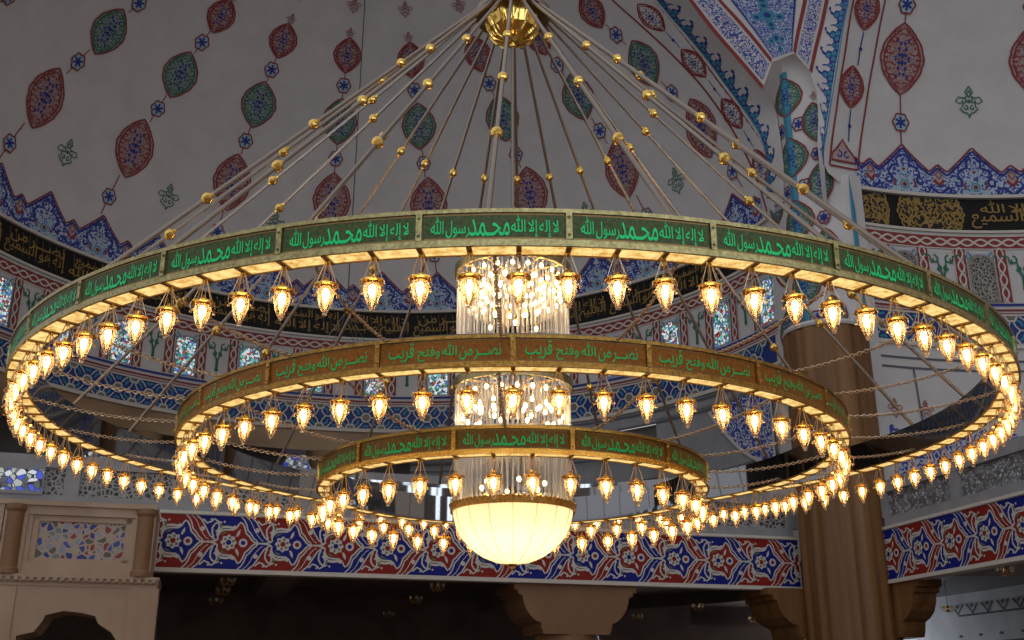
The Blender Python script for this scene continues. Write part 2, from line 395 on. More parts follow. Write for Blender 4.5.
def crown(art, x0, x1, ph, per):
    """pointed floral crown along the foot of the dome; x in metres of arc, y from the frieze up"""
    def hi(x):
        u = abs(((x - ph) / per + .5) % 1.0 - .5) * 2
        if u < .74: return 1.56 - .80 * (u / .74) ** .92
        return .76 + .24 * ((u - .74) / .26) ** 1.2
    art.between(x0, x1, 0.0, hi, 'scroll_crown', 1, int((x1 - x0) / per * 30), 4)
    n = int((x1 - x0) / per * 30); xs = [x0 + (x1 - x0) * k / n for k in range(n + 1)]
    art.line([(x, hi(x)) for x in xs], .055, 'pred', 4)
    art.line([(x, hi(x) - .11) for x in xs], .07, 'pblue', 3)
    k0 = int((x0 - ph) / per) - 1
    for k in range(k0, k0 + int((x1 - x0) / per) + 4):
        x = ph + k * per
        if x0 < x < x1:
            for (dx, dy, r) in ((0, .28, .20), (-.20, .50, .10), (.20, .50, .10), (0, .74, .13), (-.30, .12, .12), (.30, .12, .12)): art.dot(x + dx, dy, r, 'plight', 2)
            art.dot(x, .30, .075, 'pred', 4); art.dot(x, .78, .05, 'pred', 4); art.line(arc(x, .30, .13, 0, 360, 12), .04, 'pteal', 3)
            for sx in (1, -1):
                art.line([(x + sx * q[0], q[1]) for q in ((.06, 1.25), (.22, 1.08), (.18, .92), (.36, .86), (.5, .70), (.42, .56))], .075, 'pblue', 3)
                art.line(spiral(x + sx * .52, .42, .17, 90, sx * .9), .07, 'pblue', 3); art.line(spiral(x + sx * .66, .16, .13, 90, -sx * .9), .06, 'pblue', 3)
                art.line(arc(x + sx * .2, .34, .13, -60, 60) if sx > 0 else arc(x - .2, .34, .13, 120, 240), .05, 'pred', 3)
        xm = x + per / 2
        if x0 < xm < x1 - .1:
            art.fan([(xm + a_, b_) for a_, b_ in ((0, .30), (.16, .46), (.10, .62), (.13, .74), (0, .9), (-.13, .74), (-.10, .62), (-.16, .46))], 'pink', 2)
            art.line([(xm + a_, b_) for a_, b_ in ((-.16, .50), (0, .34), (.16, .50))], .10, 'pred', 4)
            art.line([(xm + a_, b_) for a_, b_ in ((0, .80), (.10, .66), (0, .54), (-.10, .66))], .04, 'pred', 4, True)
            art.line([(xm + a_, b_) for a_, b_ in ((-.30, .30), (0, .05), (.30, .30))], .10, 'pblue', 3)
def chain(art, p0, p1, w, along='x'):
    """red band with a white interlace"""
    L = (p1 - p0); n = max(2, int(L / (w * .72)))
    st = L / n
    def tr(u, v): return (u, v) if along == 'x' else (v, u)
    return n, st, tr
def braid(art, a0, a1, b0, b1, mat, along='x', layer=1):
    w = b1 - b0; mid = (b0 + b1) / 2
    tr = (lambda u, v: (u, v)) if along == 'x' else (lambda u, v: (v, u))
    k = max(1, int((a1 - a0) / .5))
    for i in range(k):
        u0, u1 = a0 + (a1 - a0) * i / k, a0 + (a1 - a0) * (i + 1) / k
        art.tri([tr(u0, b0), tr(u1, b0), tr(u1, b1), tr(u0, b1)], [(0, 1, 2, 3)], mat, layer)
    n = max(2, round((a1 - a0) / (w * .95))); st = (a1 - a0) / n
    for i in range(n):
        u = a0 + i * st
        for s in (1, -1):
            art.line([tr(u + st * q / 8 * 1.25 - st * .12, mid + s * w * .24 * sin(2 * PI * q / 8 * .62 - .9)) for q in range(9)], w * .13, 'cream', layer + 1)
    for v in (b0 + w * .03, b1 - w * .03):
        m_ = max(1, int((a1 - a0) / .6))
        art.line([tr(a0 + (a1 - a0) * i / m_, v) for i in range(m_ + 1)], w * .07, 'cream', layer + 1)

# ------------------------------------------------------------------ half domes
def sphere_grid(mb, c, az0, az1, el0, el1, mat, na=72, ne=30, azlim=None):
    vs = []; uvs = []
    for j in range(ne + 1):
        el = el0 + (el1 - el0) * j / ne
        a0, a1 = azlim(el) if azlim else (az0, az1)
        for i in range(na + 1):
            az = a0 + (a1 - a0) * i / na; vs.append(c + dirv(az, el) * (RS + .02)); uvs.append((az * .2, el * .2))
    w = na + 1
    mb.add(vs, [(j * w + i, j * w + i + 1, (j + 1) * w + i + 1, (j + 1) * w + i) for j in range(ne) for i in range(na)], mat, uvs)
def lerp_tab(tab, x):
    if x <= tab[0][0]: return tab[0][1]
    for (a, b), (c, d) in zip(tab, tab[1:]):
        if x <= c: return b + (d - b) * (x - a) / (c - a)
    return tab[-1][1]
OUT1 = [(-2, 90), (3, 90), (6.5, 90), (11, 89.9), (16.3, 87.7), (23.6, 85.2), (31.8, 83.1), (40.1, 81.4), (60, 78), (88, 76)]
INN1 = [(-2, 88), (8.3, 85.6), (17, 83.1), (25.5, 80.3), (33.6, 76.8), (44, 72.0), (60, 67), (88, 55)]
mb = MB()
sphere_grid(mb, C1, 0, 0, 0, 89, 'plaster', 90, 40, lambda el: (-100, lerp_tab(OUT1, el)))
for az in (-80, -59.3, -39.5, -19.6, .2, 19.6, 40.6, 61.0, 81.0): string(C1, mb, az)
for k in range(-5, 5):
    az = 10.0 + 20 * k * .995
    if az < 70: fleur(Art(mb, dome_at(C1, az * .98, 14.0)), 0, 0, .95, 'pgreen', 'pgreen')
crown(Art(mb, lambda x, y, l: C1 + dirv(math.degrees(x / RS), math.degrees(y / RS)) * (RS - l)), R_(-92) * RS, R_(86) * RS, 0.04, RS * R_(9.93))
edge = Art(mb, lambda x, y, l: C1 + dirv(x, y) * (RS - l))
els = [1 + 1.5 * k for k in range(40)]
edge.line([(lerp_tab(OUT1, e) - .7, e) for e in els], .38, 'pred', 2)
edge.line([(lerp_tab(INN1, e), e) for e in els], .38, 'pred', 2)
# a plain strip between the two red lines, with its own small medallions
pts = []
for e in els: pts += [(lerp_tab(INN1, e), e), (lerp_tab(OUT1, e), e)]
edge.tri(pts, [(2 * i, 2 * i + 1, 2 * i + 3, 2 * i + 2) for i in range(len(els) - 1)], 'plaster', 1.4)
for el in (8.0, 18.2, 28.6, 38.6, 48.5):
    az = (lerp_tab(OUT1, el) + lerp_tab(INN1, el)) / 2 - .2
    d_ = 3.2
    def strip_fn(x, y, l, el=el):
        e = el + math.degrees(y / RS); a_ = (lerp_tab(OUT1, e) + lerp_tab(INN1, e)) / 2 - .2
        return C1 + dirv(a_ + math.degrees(x / (RS * cos(R_(e)))), e) * (RS - l)
    ar = Art(mb, strip_fn, .012); medallion(ar, 0, 0, .80, 1.25, 'red')
    ar.line([(0, .72), (0, 1.05), (0, 1.42)], .035, 'pblue', 2); ar.dot(0, 1.05, .06, 'pblue', 3)
struct(mb, 'ceiling', 'painted half dome spreading behind the suspension rods of the chandelier')

mb = MB()
EDGE2 = [(0, -5.2), (2, -8.3), (6.1, -7.8), (12.1, -6.8), (19.2, -6.1), (26.1, -5.8), (45, -6), (88, -8)]
sphere_grid(mb, C2, 0, 0, 0, 89, 'plaster', 80, 60, lambda el: (lerp_tab(EDGE2, el), 120))
for az in (4.4, 24.2, 44, 64): string(C2, mb, az, 0)
for az in (14.7, 34.4, 54): fleur(Art(mb, dome_at(C2, az, 14.0)), 0, 0, .95)
crown(Art(mb, lambda x, y, l: C2 + dirv(math.degrees(x / RS), math.degrees(y / RS)) * (RS - l)), R_(-3.0) * RS, R_(90) * RS, R_(4.4) * RS, RS * R_(10.2))
edge = Art(mb, lambda x, y, l: C2 + dirv(x, y) * (RS - l))
L1 = [(2.6, -7.2), (11, -5.8), (19, -5.0), (26, -4.9), (40, -4.9), (70, -5)]; L2 = [(2.6, -2.7), (11.6, -1.1), (20, 0.0), (27, .6), (40, 1.0), (70, 2)]
els = [2.6 + 1.4 * k for k in range(36)]
edge.line([(lerp_tab(L1, e), e) for e in els], .28, 'pred', 2); edge.line([(lerp_tab(L2, e), e) for e in els], .28, 'pred', 2)
edge.line([(lerp_tab(L1, 2.6), 2.6), (lerp_tab(L2, 2.6), 2.6)], .28, 'pred', 2)
for el, az in ((14.5, -3.5), (25.6, -2.3), (36.5, -2.0)):
    ar = Art(mb, dome_at(C2, az, el)); medallion(ar, 0, 0, .78, 1.25, 'red'); ar.line([(0, -.7), (-.05, -1.2), (-.08, -1.68)], .04, 'pblue', 2); ar.dot(-.04, -1.2, .06, 'pblue', 3)
ar = Art(mb, dome_at(C2, -4.9, 5.0))
tri_ = [(-.40, -.32), (.40, -.32), (.36, -.1), (.16, .12), (0, .36), (-.16, .12), (-.36, -.1)]
ar.fan(tri_, 'pink', 1); ar.line(tri_, .06, 'pred', 3, True); ar.line(spiral(.14, -.12, .13, 90, .8), .05, 'pblue', 2); ar.line(spiral(-.14, -.12, .13, 90, -.8), .05, 'pblue', 2)
struct(mb, 'ceiling.001', 'pale painted half dome with red medallion above the golden writing, past the corner pier')

# ------------------------------------------------------------------ drum walls under the half domes
WIN = [0]; TRIM = [0]
def trim_name(): TRIM[0] += 1; return 'trim_%d' % TRIM[0]
def cyl_band(mb, c, az0, az1, z0, z1, mat, r=RS + .02, step=2.0, nz=1):
    n = max(2, int((az1 - az0) / step)); vs = []; uvs = []
    for i in range(n + 1):
        az = az0 + (az1 - az0) * i / n; d = N * cos(R_(az)) + A * sin(R_(az))
        for j in range(nz + 1):
            z = z0 + (z1 - z0) * j / nz; vs.append(Vector((c.x, c.y, 0)) + d * r + Z * z); uvs.append((R_(az) * r, z))
    w = nz + 1
    mb.add(vs, [(i * w + j, (i + 1) * w + j, (i + 1) * w + j + 1, i * w + j + 1) for i in range(n) for j in range(nz)], mat, uvs)
def ledge(mb, c, az0, az1, z, h, depth, mat):
    for (r0, r1, z0, z1) in ((RS - depth, RS - depth, z, z + h), (RS + .05, RS - depth, z, z), (RS + .05, RS - depth, z + h, z + h)):
        n = int((az1 - az0) / 2); vs = []
        for i in range(n + 1):
            az = az0 + (az1 - az0) * i / n; d = N * cos(R_(az)) + A * sin(R_(az)); o = Vector((c.x, c.y, 0))
            vs += [o + d * r0 + Z * z0, o + d * r1 + Z * z1]
        mb.add(vs, [(2 * i, 2 * i + 2, 2 * i + 3, 2 * i + 1) for i in range(n)], mat)
def drum(c, az0, az1, win0, lit, texts, where, wall):
    fn = drum_fn(c)
    # black frieze
    mb = MB(); cyl_band(mb, c, az0, az1, 12.9, 14.02, 'black'); ledge(mb, c, az0, az1, 13.93, .10, .10, 'cream'); ledge(mb, c, az0, az1, 12.84, .08, .05, 'cream')
    art = Art(mb, fn, .012); texts(art)
    struct(mb, trim_name(), 'black frieze with golden calligraphy ' + where)
    # chain band
    mb = MB(); cyl_band(mb, c, az0, az1, 12.2, 12.86, 'plaster')
    braid(Art(mb, fn), R_(az0) * RS, R_(az1) * RS, 12.34, 12.76, 'pred'); struct(mb, trim_name(), 'red band with white interlace just below the black frieze ' + where)
    # arcade
    mb = MB(); cyl_band(mb, c, az0, az1, 10.3, 12.22, 'plaster'); art = Art(mb, fn)
    per = 10.8; k = math.ceil((az0 - win0) / per) - 1
    while win0 + per * k < az1 + 4:
        w = win0 + per * k; k += 1
        for s in (-2.75, 2.75):
            if az0 < w + s < az1: x = R_(w + s) * RS; braid(art, 10.74, 12.34, x - .19, x + .19, 'pred', 'y')
        if az0 < w + 5.4 < az1:
            x = R_(w + 5.4) * RS
            for sx in (1, -1):
                art.line([(x + sx * q[0], q[1]) for q in ((.55, 12.15), (.35, 12.1), (.30, 11.9), (.12, 11.95), (.10, 11.75), (.02, 11.5), (.02, 11.2))], .06, 'pgreen', 2)
                art.line(spiral(x + sx * .22, 12.0, .14, 90, sx * .9), .05, 'pgreen', 2); art.line(spiral(x + sx * .12, 11.72, .10, 90, sx * .9), .05, 'pgreen', 2)
            art.dot(x, 11.15, .07, 'pgreen', 2)
        if az0 + 2 < w < az1 - 2:
            x = R_(w) * RS
            art.line([(x - .50, 10.75), (x - .50, 12.2), (x + .50, 12.2), (x + .50, 10.75)], .03, 'plight', 2)
            for sx in (1, -1): art.line(spiral(x + sx * .36, 12.13, .12, 90, sx * .9), .05, 'pteal', 2)
            wb = MB(); g = Art(wb, fn, .02)
            o = [(x - .37, 10.76), (x + .37, 10.76)] + [(x + .37 * cos(R_(t)), 11.92 + .24 * sin(R_(t))) for t in range(0, 181, 15)]
            g.fan(o, 'stained' if lit else 'lattice_window', 1, (x, 11.45), 2)
            g.line(o, .05, 'stone_grey', 2, True)
            WIN[0] += 1; struct(wb, 'window_%d' % WIN[0], ('small stained glass window' if lit else 'small dark lattice window') + ' in the arcade ' + where)
    for z, h, m_ in ((10.66, .075, 'pblue'), (10.50, .06, 'pred'), (10.40, .03, 'pred')):
        cyl_band(mb, c, az0, az1, z - h / 2, z + h / 2, m_, RS - .012)
    struct(mb, wall, 'pale arcade wall with red interlaced strips ' + where)
    # star tile band
    mb = MB(); cyl_band(mb, c, az0, az1, 9.48, 10.32, 'tnavy', RS); art = Art(mb, fn); p = 1.10
    x0 = R_(az0) * RS; n = int((R_(az1) * RS - x0) / p); zc = 9.9; zl, zh = 9.48, 10.32
    for i in range(n):
        x = x0 + (i + .5) * p
        for (xx, zz) in ((x, zc), (x + p / 2, zh), (x + p / 2, zl)):
            ring = lambda k: [(xx + .21 * k * cos(R_(60 * q)), min(zh, max(zl, zz + .20 * k * sin(R_(60 * q))))) for q in range(6)]
            art.fan(ring(1.0), 'tcream', 2, None, 1); art.fan(ring(.66), 'tolive', 3, None, 1); art.fan(ring(.5), 'stone_dark', 4, None, 1)
        for sx in (1, -1):
            art.line([(x + sx * .20, zc), (x + sx * .34, zc)], .045, 'tcream', 2)
            for sz in (1, -1):
                art.line([(x + sx * .12, zc + sz * .20), (x + sx * .22, zc + sz * .33), (x + sx * .32, zc + sz * .40)], .042, 'tcream', 2)
                art.line([(x + sx * .34, zc), (x + sx * .45, zc + sz * .12), (x + sx * .50, zc + sz * .24)], .042, 'tcream', 2)
                art.line([(x + sx * .26, zc + sz * .12), (x + sx * .30, zc + sz * .24), (x + sx * .40, zc + sz * .30)], .07, 'pteal', 2)
                art.line([(x + sx * .0, zc + sz * .30), (x + sx * .10, zc + sz * .36)], .07, 'pteal', 2)
    ledge(mb, c, az0, az1, 9.36, .12, .06, 'cream'); ledge(mb, c, az0, az1, 10.32, .05, .03, 'cream')
    struct(mb, trim_name(), 'navy tile band of stars and hexagons ' + where)
def texts1(art):
    w = R_(11.2) * RS; k = 0
    for az in range(-92, 80, 12):
        x = R_(az) * RS
        s = (T_SAMI, T_LA, T_ALIM + ' ' + T_MUH)[k % 3]; s2 = (T_NASR, T_SAMI, T_LA)[k % 3]; k += 1
        art.text(s, x, 13.02, w, .56, 'goldpaint', 1); art.text(s2, x + .2, 13.42, w * .9, .46, 'goldpaint', 1)
        for q in range(9):
            art.line([(x + w * (q + .5) / 9 + .10, 13.08), (x + w * (q + .5) / 9, 13.86)], .045, 'goldpaint', 1, taper=True)
def texts2(art):
    # two gold floral cartouches, then the inscription
    def cart(x0, x1):
        xm = (x0 + x1) / 2; hw = (x1 - x0) / 2
        o = []
        for k in range(41):
            t = k / 40; y = 12.95 + .94 * t; q = abs(2 * t - 1); o.append((xm + hw * (1 - .16 * q + .05 * abs(sin(5 * PI * t))), y))
        o2 = [(2 * xm - x, y) for x, y in o]
        art.fan(o + o2[::-1], 'scroll_gold', 1, (xm, 13.42), 6)
        art.line(o, .05, 'goldpaint', 2); art.line(o2, .05, 'goldpaint', 2)
        n = max(1, round(2 * hw / .62))
        for i in range(n):
            x = xm - hw + (i + .5) * 2 * hw / n
            for y in (13.16, 13.42, 13.68):
                for s in (1, -1): art.line(spiral(x + s * .15, y, .13, 90 if y < 13.3 else 270, s * .9), .05, 'goldpaint', 2)
                art.fan([(x, y + .09), (x + .06, y), (x, y - .09), (x - .06, y)], 'goldpaint', 2, None, 1)
    cart(R_(-4.1) * RS, R_(1.4) * RS); cart(R_(2.9) * RS, R_(12.2) * RS)
    for i, s in enumerate((T_SAMI, T_LA, T_ALIM)):
        x = R_(13.3 + 14 * i) * RS
        art.text(s, x, 13.0, R_(13) * RS, .62, 'goldpaint', 1); art.text((T_LA, T_RAS, T_SAMI)[i], x + .3, 13.38, R_(11) * RS, .50, 'goldpaint', 1)
drum(C1, -98, 88, -1.0, True, texts1, 'of the far half dome', 'wall_back')
drum(C2, -4.2, 100, 13.7, False, texts2, 'right of the corner pier', 'wall_right')

# lower walls of the two apses
mb = MB()
cyl_band(mb, C1, -98, 16, 8.62, 9.4, 'marble_soffit'); cyl_band(mb, C1, 16, 90, 8.9, 9.4, 'stone_grey')
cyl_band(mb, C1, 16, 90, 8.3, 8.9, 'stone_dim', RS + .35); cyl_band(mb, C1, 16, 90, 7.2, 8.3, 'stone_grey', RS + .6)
for z in (9.25, 8.86, 8.32, 8.0): cyl_band(mb, C1, 16, 90, z - .035, z + .035, 'line_grey', RS - .01 if z > 8.7 else RS + .3)
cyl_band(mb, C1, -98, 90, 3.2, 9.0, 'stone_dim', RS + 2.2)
n_ = 60
vs = []
for i in range(n_ + 1):
    az = -98 + 114 * i / n_; d = N * cos(R_(az)) + A * sin(R_(az)); vs += [Vector((C1.x, C1.y, 8.62)) + d * (RS + .02), Vector((C1.x, C1.y, 8.9)) + d * (RS + 2.2)]
mb.add(vs, [(2 * i, 2 * i + 1, 2 * i + 3, 2 * i + 2) for i in range(n_)], 'marble_soffit')
for az in (-52, -27, 2):
    d = N * cos(R_(az)) + A * sin(R_(az)); p = Vector((C1.x, C1.y, 0)) + d * (RS + .6)
    mb.lathe([(.45, 3.2), (.45, 8.1), (.7, 8.64)], 'marble_soffit', 16, p)
fl = Art(mb, drum_fn(C1)); x0 = R_(78.5) * RS
o = [(x0 - 1.6, 8.75)] + [(x0 - 1.6 + 2.9 * k / 10, 8.75 - 2.1 * sin(R_(90 * k / 10)) ** .9) for k in range(1, 11)] + [(x0 + 1.3, 8.9)]
fl2 = Art(mb, lambda x, y, l: drum_fn(C1)(x, y, l + .05)); fl2.fan(o, 'scroll_tile', 1, (x0 + .3, 8.2), 3); fl2.line(o, .10, 'cream', 2)
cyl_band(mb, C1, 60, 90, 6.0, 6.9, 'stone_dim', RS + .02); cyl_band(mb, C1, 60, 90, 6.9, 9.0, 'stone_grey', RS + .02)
struct(mb, 'wall_back.001', 'shadowed lower wall of the far apse, brown stone above recessed grey bays')
for az, z, w, h in ((-0.4, 8.55, .72, .55), (-30, 7.6, .6, .8), (-42.5, 6.3, .8, .9), (30, 7.6, .6, .8)):
    wb = MB(); g = Art(wb, drum_fn(C1, RS + 2.2), .03); x = R_(az) * RS
    o = [(x - w, z - h)] + [(x + w, z - h)] + [(x + w * cos(R_(t)), z - .1 + h * sin(R_(t))) for t in range(0, 181, 15)]
    g.fan(o, 'rosette', 1, (x, z), 2); g.line(o, .08, 'stone_grey', 2, True)
    WIN[0] += 1; struct(wb, 'window_%d' % WIN[0], 'arched coloured window in a recessed bay of the far apse')
mb = MB()
cyl_band(mb, C2, -12, 100, 3.2, 9.4, 'plaster'); art = Art(mb, drum_fn(C2))
for z in (9.0, 8.72): cyl_band(mb, C2, -12, 100, z - .03, z + .03, 'line_grey', RS)
art.line([(R_(2.2) * RS, 8.7), (R_(2.6) * RS, 6.9)], .05, 'line_grey', 2)
for k in range(-2, 12): fleur(art, R_(-1.2 + 4.4 * k) * RS, 7.55, .55, 'pred', 'pred')
for k in range(-2, 14): 
    x = R_(-2 + 3.2 * k) * RS; art.fan([(x - .5, 6.3), (x + .5, 6.3), (x + .3, 6.9), (x, 7.1), (x - .3, 6.9)], 'scroll_tile', 2, None, 2)
cyl_band(mb, C2, -12, 100, 5.2, 6.35, 'scroll_tile', RS - .01)
struct(mb, 'wall_right.001', 'white lower wall of the apse right of the pillar with small red palmettes')
# ------------------------------------------------------------------ corner: pier, pendentive, arch bands
PATH = [(12.1, 17.2), (12.1, 13.1), (13.2, 11.95), (13.62, 12.02), (13.75, 12.6)]
mb = MB()
def pier_face(p, q, z0, z1): mb.add([W(p[0], p[1], z0), W(q[0], q[1], z0), W(q[0], q[1], z1), W(p[0], p[1], z1)], [(0, 1, 2, 3)], 'plaster')
pier_face(PATH[0], PATH[1], 3, 22)
for p, q in zip(PATH[1:], PATH[2:]): pier_face(p, q, 3, 14.3)
pier_face(PATH[1], (12.87, 12.295), 14.3, 22)
mb.add([W(12.87, 12.295, 14.3), W(13.2, 11.95, 14.3), W(13.62, 12.02, 14.3), W(13.6, 12.9, 14.3)], [(0, 1, 2, 3)], 'plaster')
CH = math.hypot(1.1, 1.2)
def pier_fn(x, y, l):
    if x < 0: return W(12.1 - l, 13.1 - x, y)
    if x < CH: t = x / CH; return W(12.1 + 1.1 * t - l * .74, 13.1 - 1.2 * t - l * .67, y)
    return W(13.2 + x - CH, 11.95 - l, y)
pa = Art(mb, pier_fn)
def pier_line(x0, z0, z1, w, mat):
    n = 8
    pa.line([(x0, z0 + (z1 - z0) * k / n) for k in range(n + 1)], w, mat, 3)
pier_line(-.07, 9.4, 18.1, .15, 'pteal'); pier_line(.07, 9.4, 18.1, .13, 'pteal')
pa.fan([(CH - .02, 14.28), (CH + .09, 13.2), (CH + .08, 9.4), (CH - .08, 9.4), (CH - .06, 13.2)], 'pteal', 3, (CH, 12), 2)
for q in range(6):
    z = 17.25 - 2.02 * q
    medallion(pa, 0, z, 1.02, 1.28, 'green'); knot(pa, .34, z - 1.0, .19); knot(pa, -.34, z - 1.0, .19)
    for x in (.80, -.95):
        if z - 1.1 > 9: medallion(pa, x, z - 1.05, .70 if x > 0 else .84, 1.25, 'green'); knot(pa, x, z - 2.1, .17); fleur(pa, x + .05, z - .2, .30, 'pred', 'pred')
struct(mb, 'wall_corner', 'white corner pier with green medallions and turquoise edge lines')

def curve_at(pts, t):
    t = max(0, min(1, t)) * (len(pts) - 1); i = min(int(t), len(pts) - 2); u = t - i
    g = lambda k: Vector(pts[max(0, min(len(pts) - 1, k))])
    p0, p1, p2, p3 = g(i - 1), g(i), g(i + 1), g(i + 2)
    q = .5 * ((2 * p1) + (p2 - p0) * u + (2 * p0 - 5 * p1 + 4 * p2 - p3) * u * u + (3 * p1 - p0 - 3 * p2 + p3) * u ** 3)
    return W(q.x, q.y, q.z)
def patch_fn(LA, LB, lift0=0.0):
    def fn(s, t, l):
        p, q = curve_at(LA, t), curve_at(LB, t)
        r = p.lerp(q, s); d = (C0 + Z * (r.z - 6) - r).normalized()
        return r + d * (l + lift0)
    return fn
E1 = [[7.0, 14.9, 24.3], [8.0, 15.2, 23.3], [8.6, 15.38, 22.46], [9.18, 15.5, 21.81], [9.71, 15.5, 21.14], [10.24, 15.36, 20.39], [10.74, 15.19, 19.55], [11.15, 15.01, 18.7], [11.46, 14.77, 17.92], [11.72, 14.46, 17.11], [11.90, 14.22, 16.22], [12.0, 14.26, 15.4], [12.03, 14.54, 14.7], [12.2, 14.6, 13.0]]
PL = [[7.6, 13.6, 22.9], [8.4, 13.6, 21.95], [8.99, 13.61, 21.2], [9.49, 13.6, 20.55], [9.85, 13.57, 20.06], [10.23, 13.54, 19.47], [10.61, 13.46, 18.91], [11.03, 13.33, 18.31], [11.46, 13.18, 17.56], [11.98, 13.5, 17.0], [12.04, 13.45, 16.01], [12.06, 13.44, 15.0], [12.07, 13.58, 14.16], [12.2, 13.6, 12.8]]
LO2 = [[7.6, 13.6, 22.9], [8.99, 13.61, 21.2], [9.49, 13.6, 20.55], [10.17, 13.55, 19.56], [10.88, 13.38, 18.52], [11.46, 13.18, 17.56]]
LI2 = [[8.7, 13.2, 22.4], [9.75, 13.17, 21.03], [10.2, 13.15, 20.38], [10.71, 13.06, 19.7], [11.2, 12.95, 18.97], [11.63, 12.83, 18.24]]
RO2 = [[12.66, 10.2, 21.4], [12.68, 10.98, 20.05], [12.66, 11.26, 19.55], [12.62, 11.59, 18.93], [12.55, 11.91, 18.31], [12.48, 12.19, 17.68]]
RI2 = [[12.28, 10.6, 21.6], [12.24, 11.37, 20.24], [12.21, 11.66, 19.73], [12.18, 11.91, 19.27], [12.14, 12.14, 18.83], [12.11, 12.35, 18.33]]
E2 = [[13.2, 9.6, 21.6], [13.16, 10.58, 19.86], [13.14, 10.84, 19.35], [13.08, 11.14, 18.69], [13.03, 11.4, 18.0], [12.95, 11.62, 17.28], [12.84, 11.79, 16.54], [12.67, 11.93, 15.61], [12.50, 12.0, 14.66], [12.80, 12.55, 12.6]]
PR = [[12.66, 10.2, 21.4], [12.68, 10.98, 20.05], [12.66, 11.26, 19.55], [12.62, 11.59, 18.93], [12.55, 11.91, 18.31], [12.48, 12.19, 17.68], [12.60, 12.18, 17.0], [12.56, 12.16, 16.04], [12.44, 12.16, 15.08], [12.75, 12.65, 12.8]]
mb = MB()
# plain ground
for fa, fb, off in ((E1, PL, 0), (LO2, LI2, 0), (LI2, RI2, 0), (RI2, RO2, 0), (E2, PR, 0)):
    Art(mb, patch_fn(fa, fb, off)).between(0, 1, 0, 1, 'plaster', 0, 8, 24)
def strip(fa, fb, s0, s1, t0, t1, mat, layer=2, wide=.75):
    ar = Art(mb, patch_fn(fa, fb)); n = 30; pts = []
    for k in range(n + 1): t = t0 + (t1 - t0) * k / n; pts += [(s0, t), (s1, t)]
    ar.mb.add([ar.fn(s, t, layer * ar.d) for s, t in pts], [(2 * i, 2 * i + 1, 2 * i + 3, 2 * i + 2) for i in range(n)], mat, [(s * wide, t * 6.0) for s, t in pts])
strip(LO2, LI2, -.10, .06, 0, 1, 'pred', 3); strip(LO2, LI2, .94, 1.08, 0, .985, 'pred', 3); strip(LO2, LI2, .16, .84, 0, .97, 'scroll_border')
strip(RO2, RI2, -.12, .06, 0, 1, 'pred', 3); strip(RO2, RI2, .90, 1.08, 0, .985, 'pred', 3); strip(RO2, RI2, .18, .80, 0, .96, 'scroll_border')
strip(LI2, RI2, .14, .90, 0, .96, 'scroll_spandrel', 2, 3.6)
for s0, s1 in ((.14, .17), (.87, .90)): strip(LI2, RI2, s0, s1, 0, .96, 'pblue', 3)
sp = Art(mb, patch_fn(LI2, RI2))
for t, r in ((.80, .19), (.56, .24), (.30, .22)):
    for dx, dy, rr in ((0, 0, 1), (-.9, .02, .6), (.9, .02, .6), (0, .10, .7), (0, -.10, .6)):
        sp.dot(.5 + dx * r * .8, t + dy, r * .50 * rr, 'pteal', 3, 10, r * .26 * rr); sp.dot(.5 + dx * r * .8, t + dy, r * .24 * rr, 'pblue', 4, 8, r * .12 * rr)
# leafy blue edging of the arches
def leaves(fa, fb, n, s_max, t0=0, t1=1, ts=1.0):
    ar = Art(mb, patch_fn(fa, fb)); st = (t1 - t0) / n
    strip(fa, fb, .0, .05, t0, t1, 'pteal', 2); 
    for i in range(n):
        for half in (0, 1):
            t = t0 + (i + .5 * half + .25) * st; k = (1.0 if not half else .66) * s_max; h = st * (.33 if not half else .23)
            blob = [(.05, t - h), (.35 * k, t - h * 1.15), (.48 * k, t - h * .6), (.78 * k, t - h * .75), (.92 * k, t - h * .15), (.80 * k, t + h * .35), (.60 * k, t + h * .5), (.50 * k, t + h * 1.1), (.05, t + h)]
            ar.fan(blob, 'pblue', 2, (.38 * k, t), 2)
            for (a_, b_, r) in ((.30, -.35, .17), (.30, .45, .15), (.62, -.05, .16)): ar.dot(a_ * k + .02, t + b_ * h, r * k, 'pteal', 3, 8, h * .36)
            if not half:
                ar.line([(.75 * k, t), (1.1 * k, t - st * .14), (1.2 * k, t - st * .30)], .012 * ts, 'pblue', 2); ar.dot(1.22 * k, t - st * .33, .05, 'pblue', 3, 8, .008)
            else: ar.line([(.8 * k, t), (1.15 * k, t - st * .03), (1.4 * k, t + st * .02)], .006 * ts, 'pblue', 2)
leaves(E1, PL, 14, .42, 0, .93); leaves(E2, PR, 10, .62, 0, .90)
struct(mb, 'wall_corner.001', 'blue painted spandrel above the corner pier with red edged border bands')

# ------------------------------------------------------------------ marble pillar at the corner, its brackets
pil = thing('pillar', 'massive fluted brown marble pillar under the white corner pier', 'pillar', W(12.15, 12.3, FLOOR))
mb = MB(); nf = 112; prof = [(1.12, 0), (1.12, 10.9), (1.06, 11.1), (.9, 11.22)]
rad = lambda an: 1 - .035 * (abs(((an / (2 * PI) * 14) % 1) - .5) < .17)
vs = []
for r, z in prof: vs += [(r * rad(2 * PI * k / nf) * cos(2 * PI * k / nf), r * rad(2 * PI * k / nf) * sin(2 * PI * k / nf), z) for k in range(nf)]
mb.add(vs, [(j * nf + k, j * nf + (k + 1) % nf, (j + 1) * nf + (k + 1) % nf, (j + 1) * nf + k) for j in range(3) for k in range(nf)], 'marble_brown')
mb.add(vs[-nf:], [tuple(range(nf))], 'plaster')
mb.build('shaft', pil)
mb = MB(); mb.lathe([(1.09, 11.06), (1.125, 11.12), (1.08, 11.2), (.95, 11.24)], 'plaster', 48); mb.build('cap_moulding', pil)
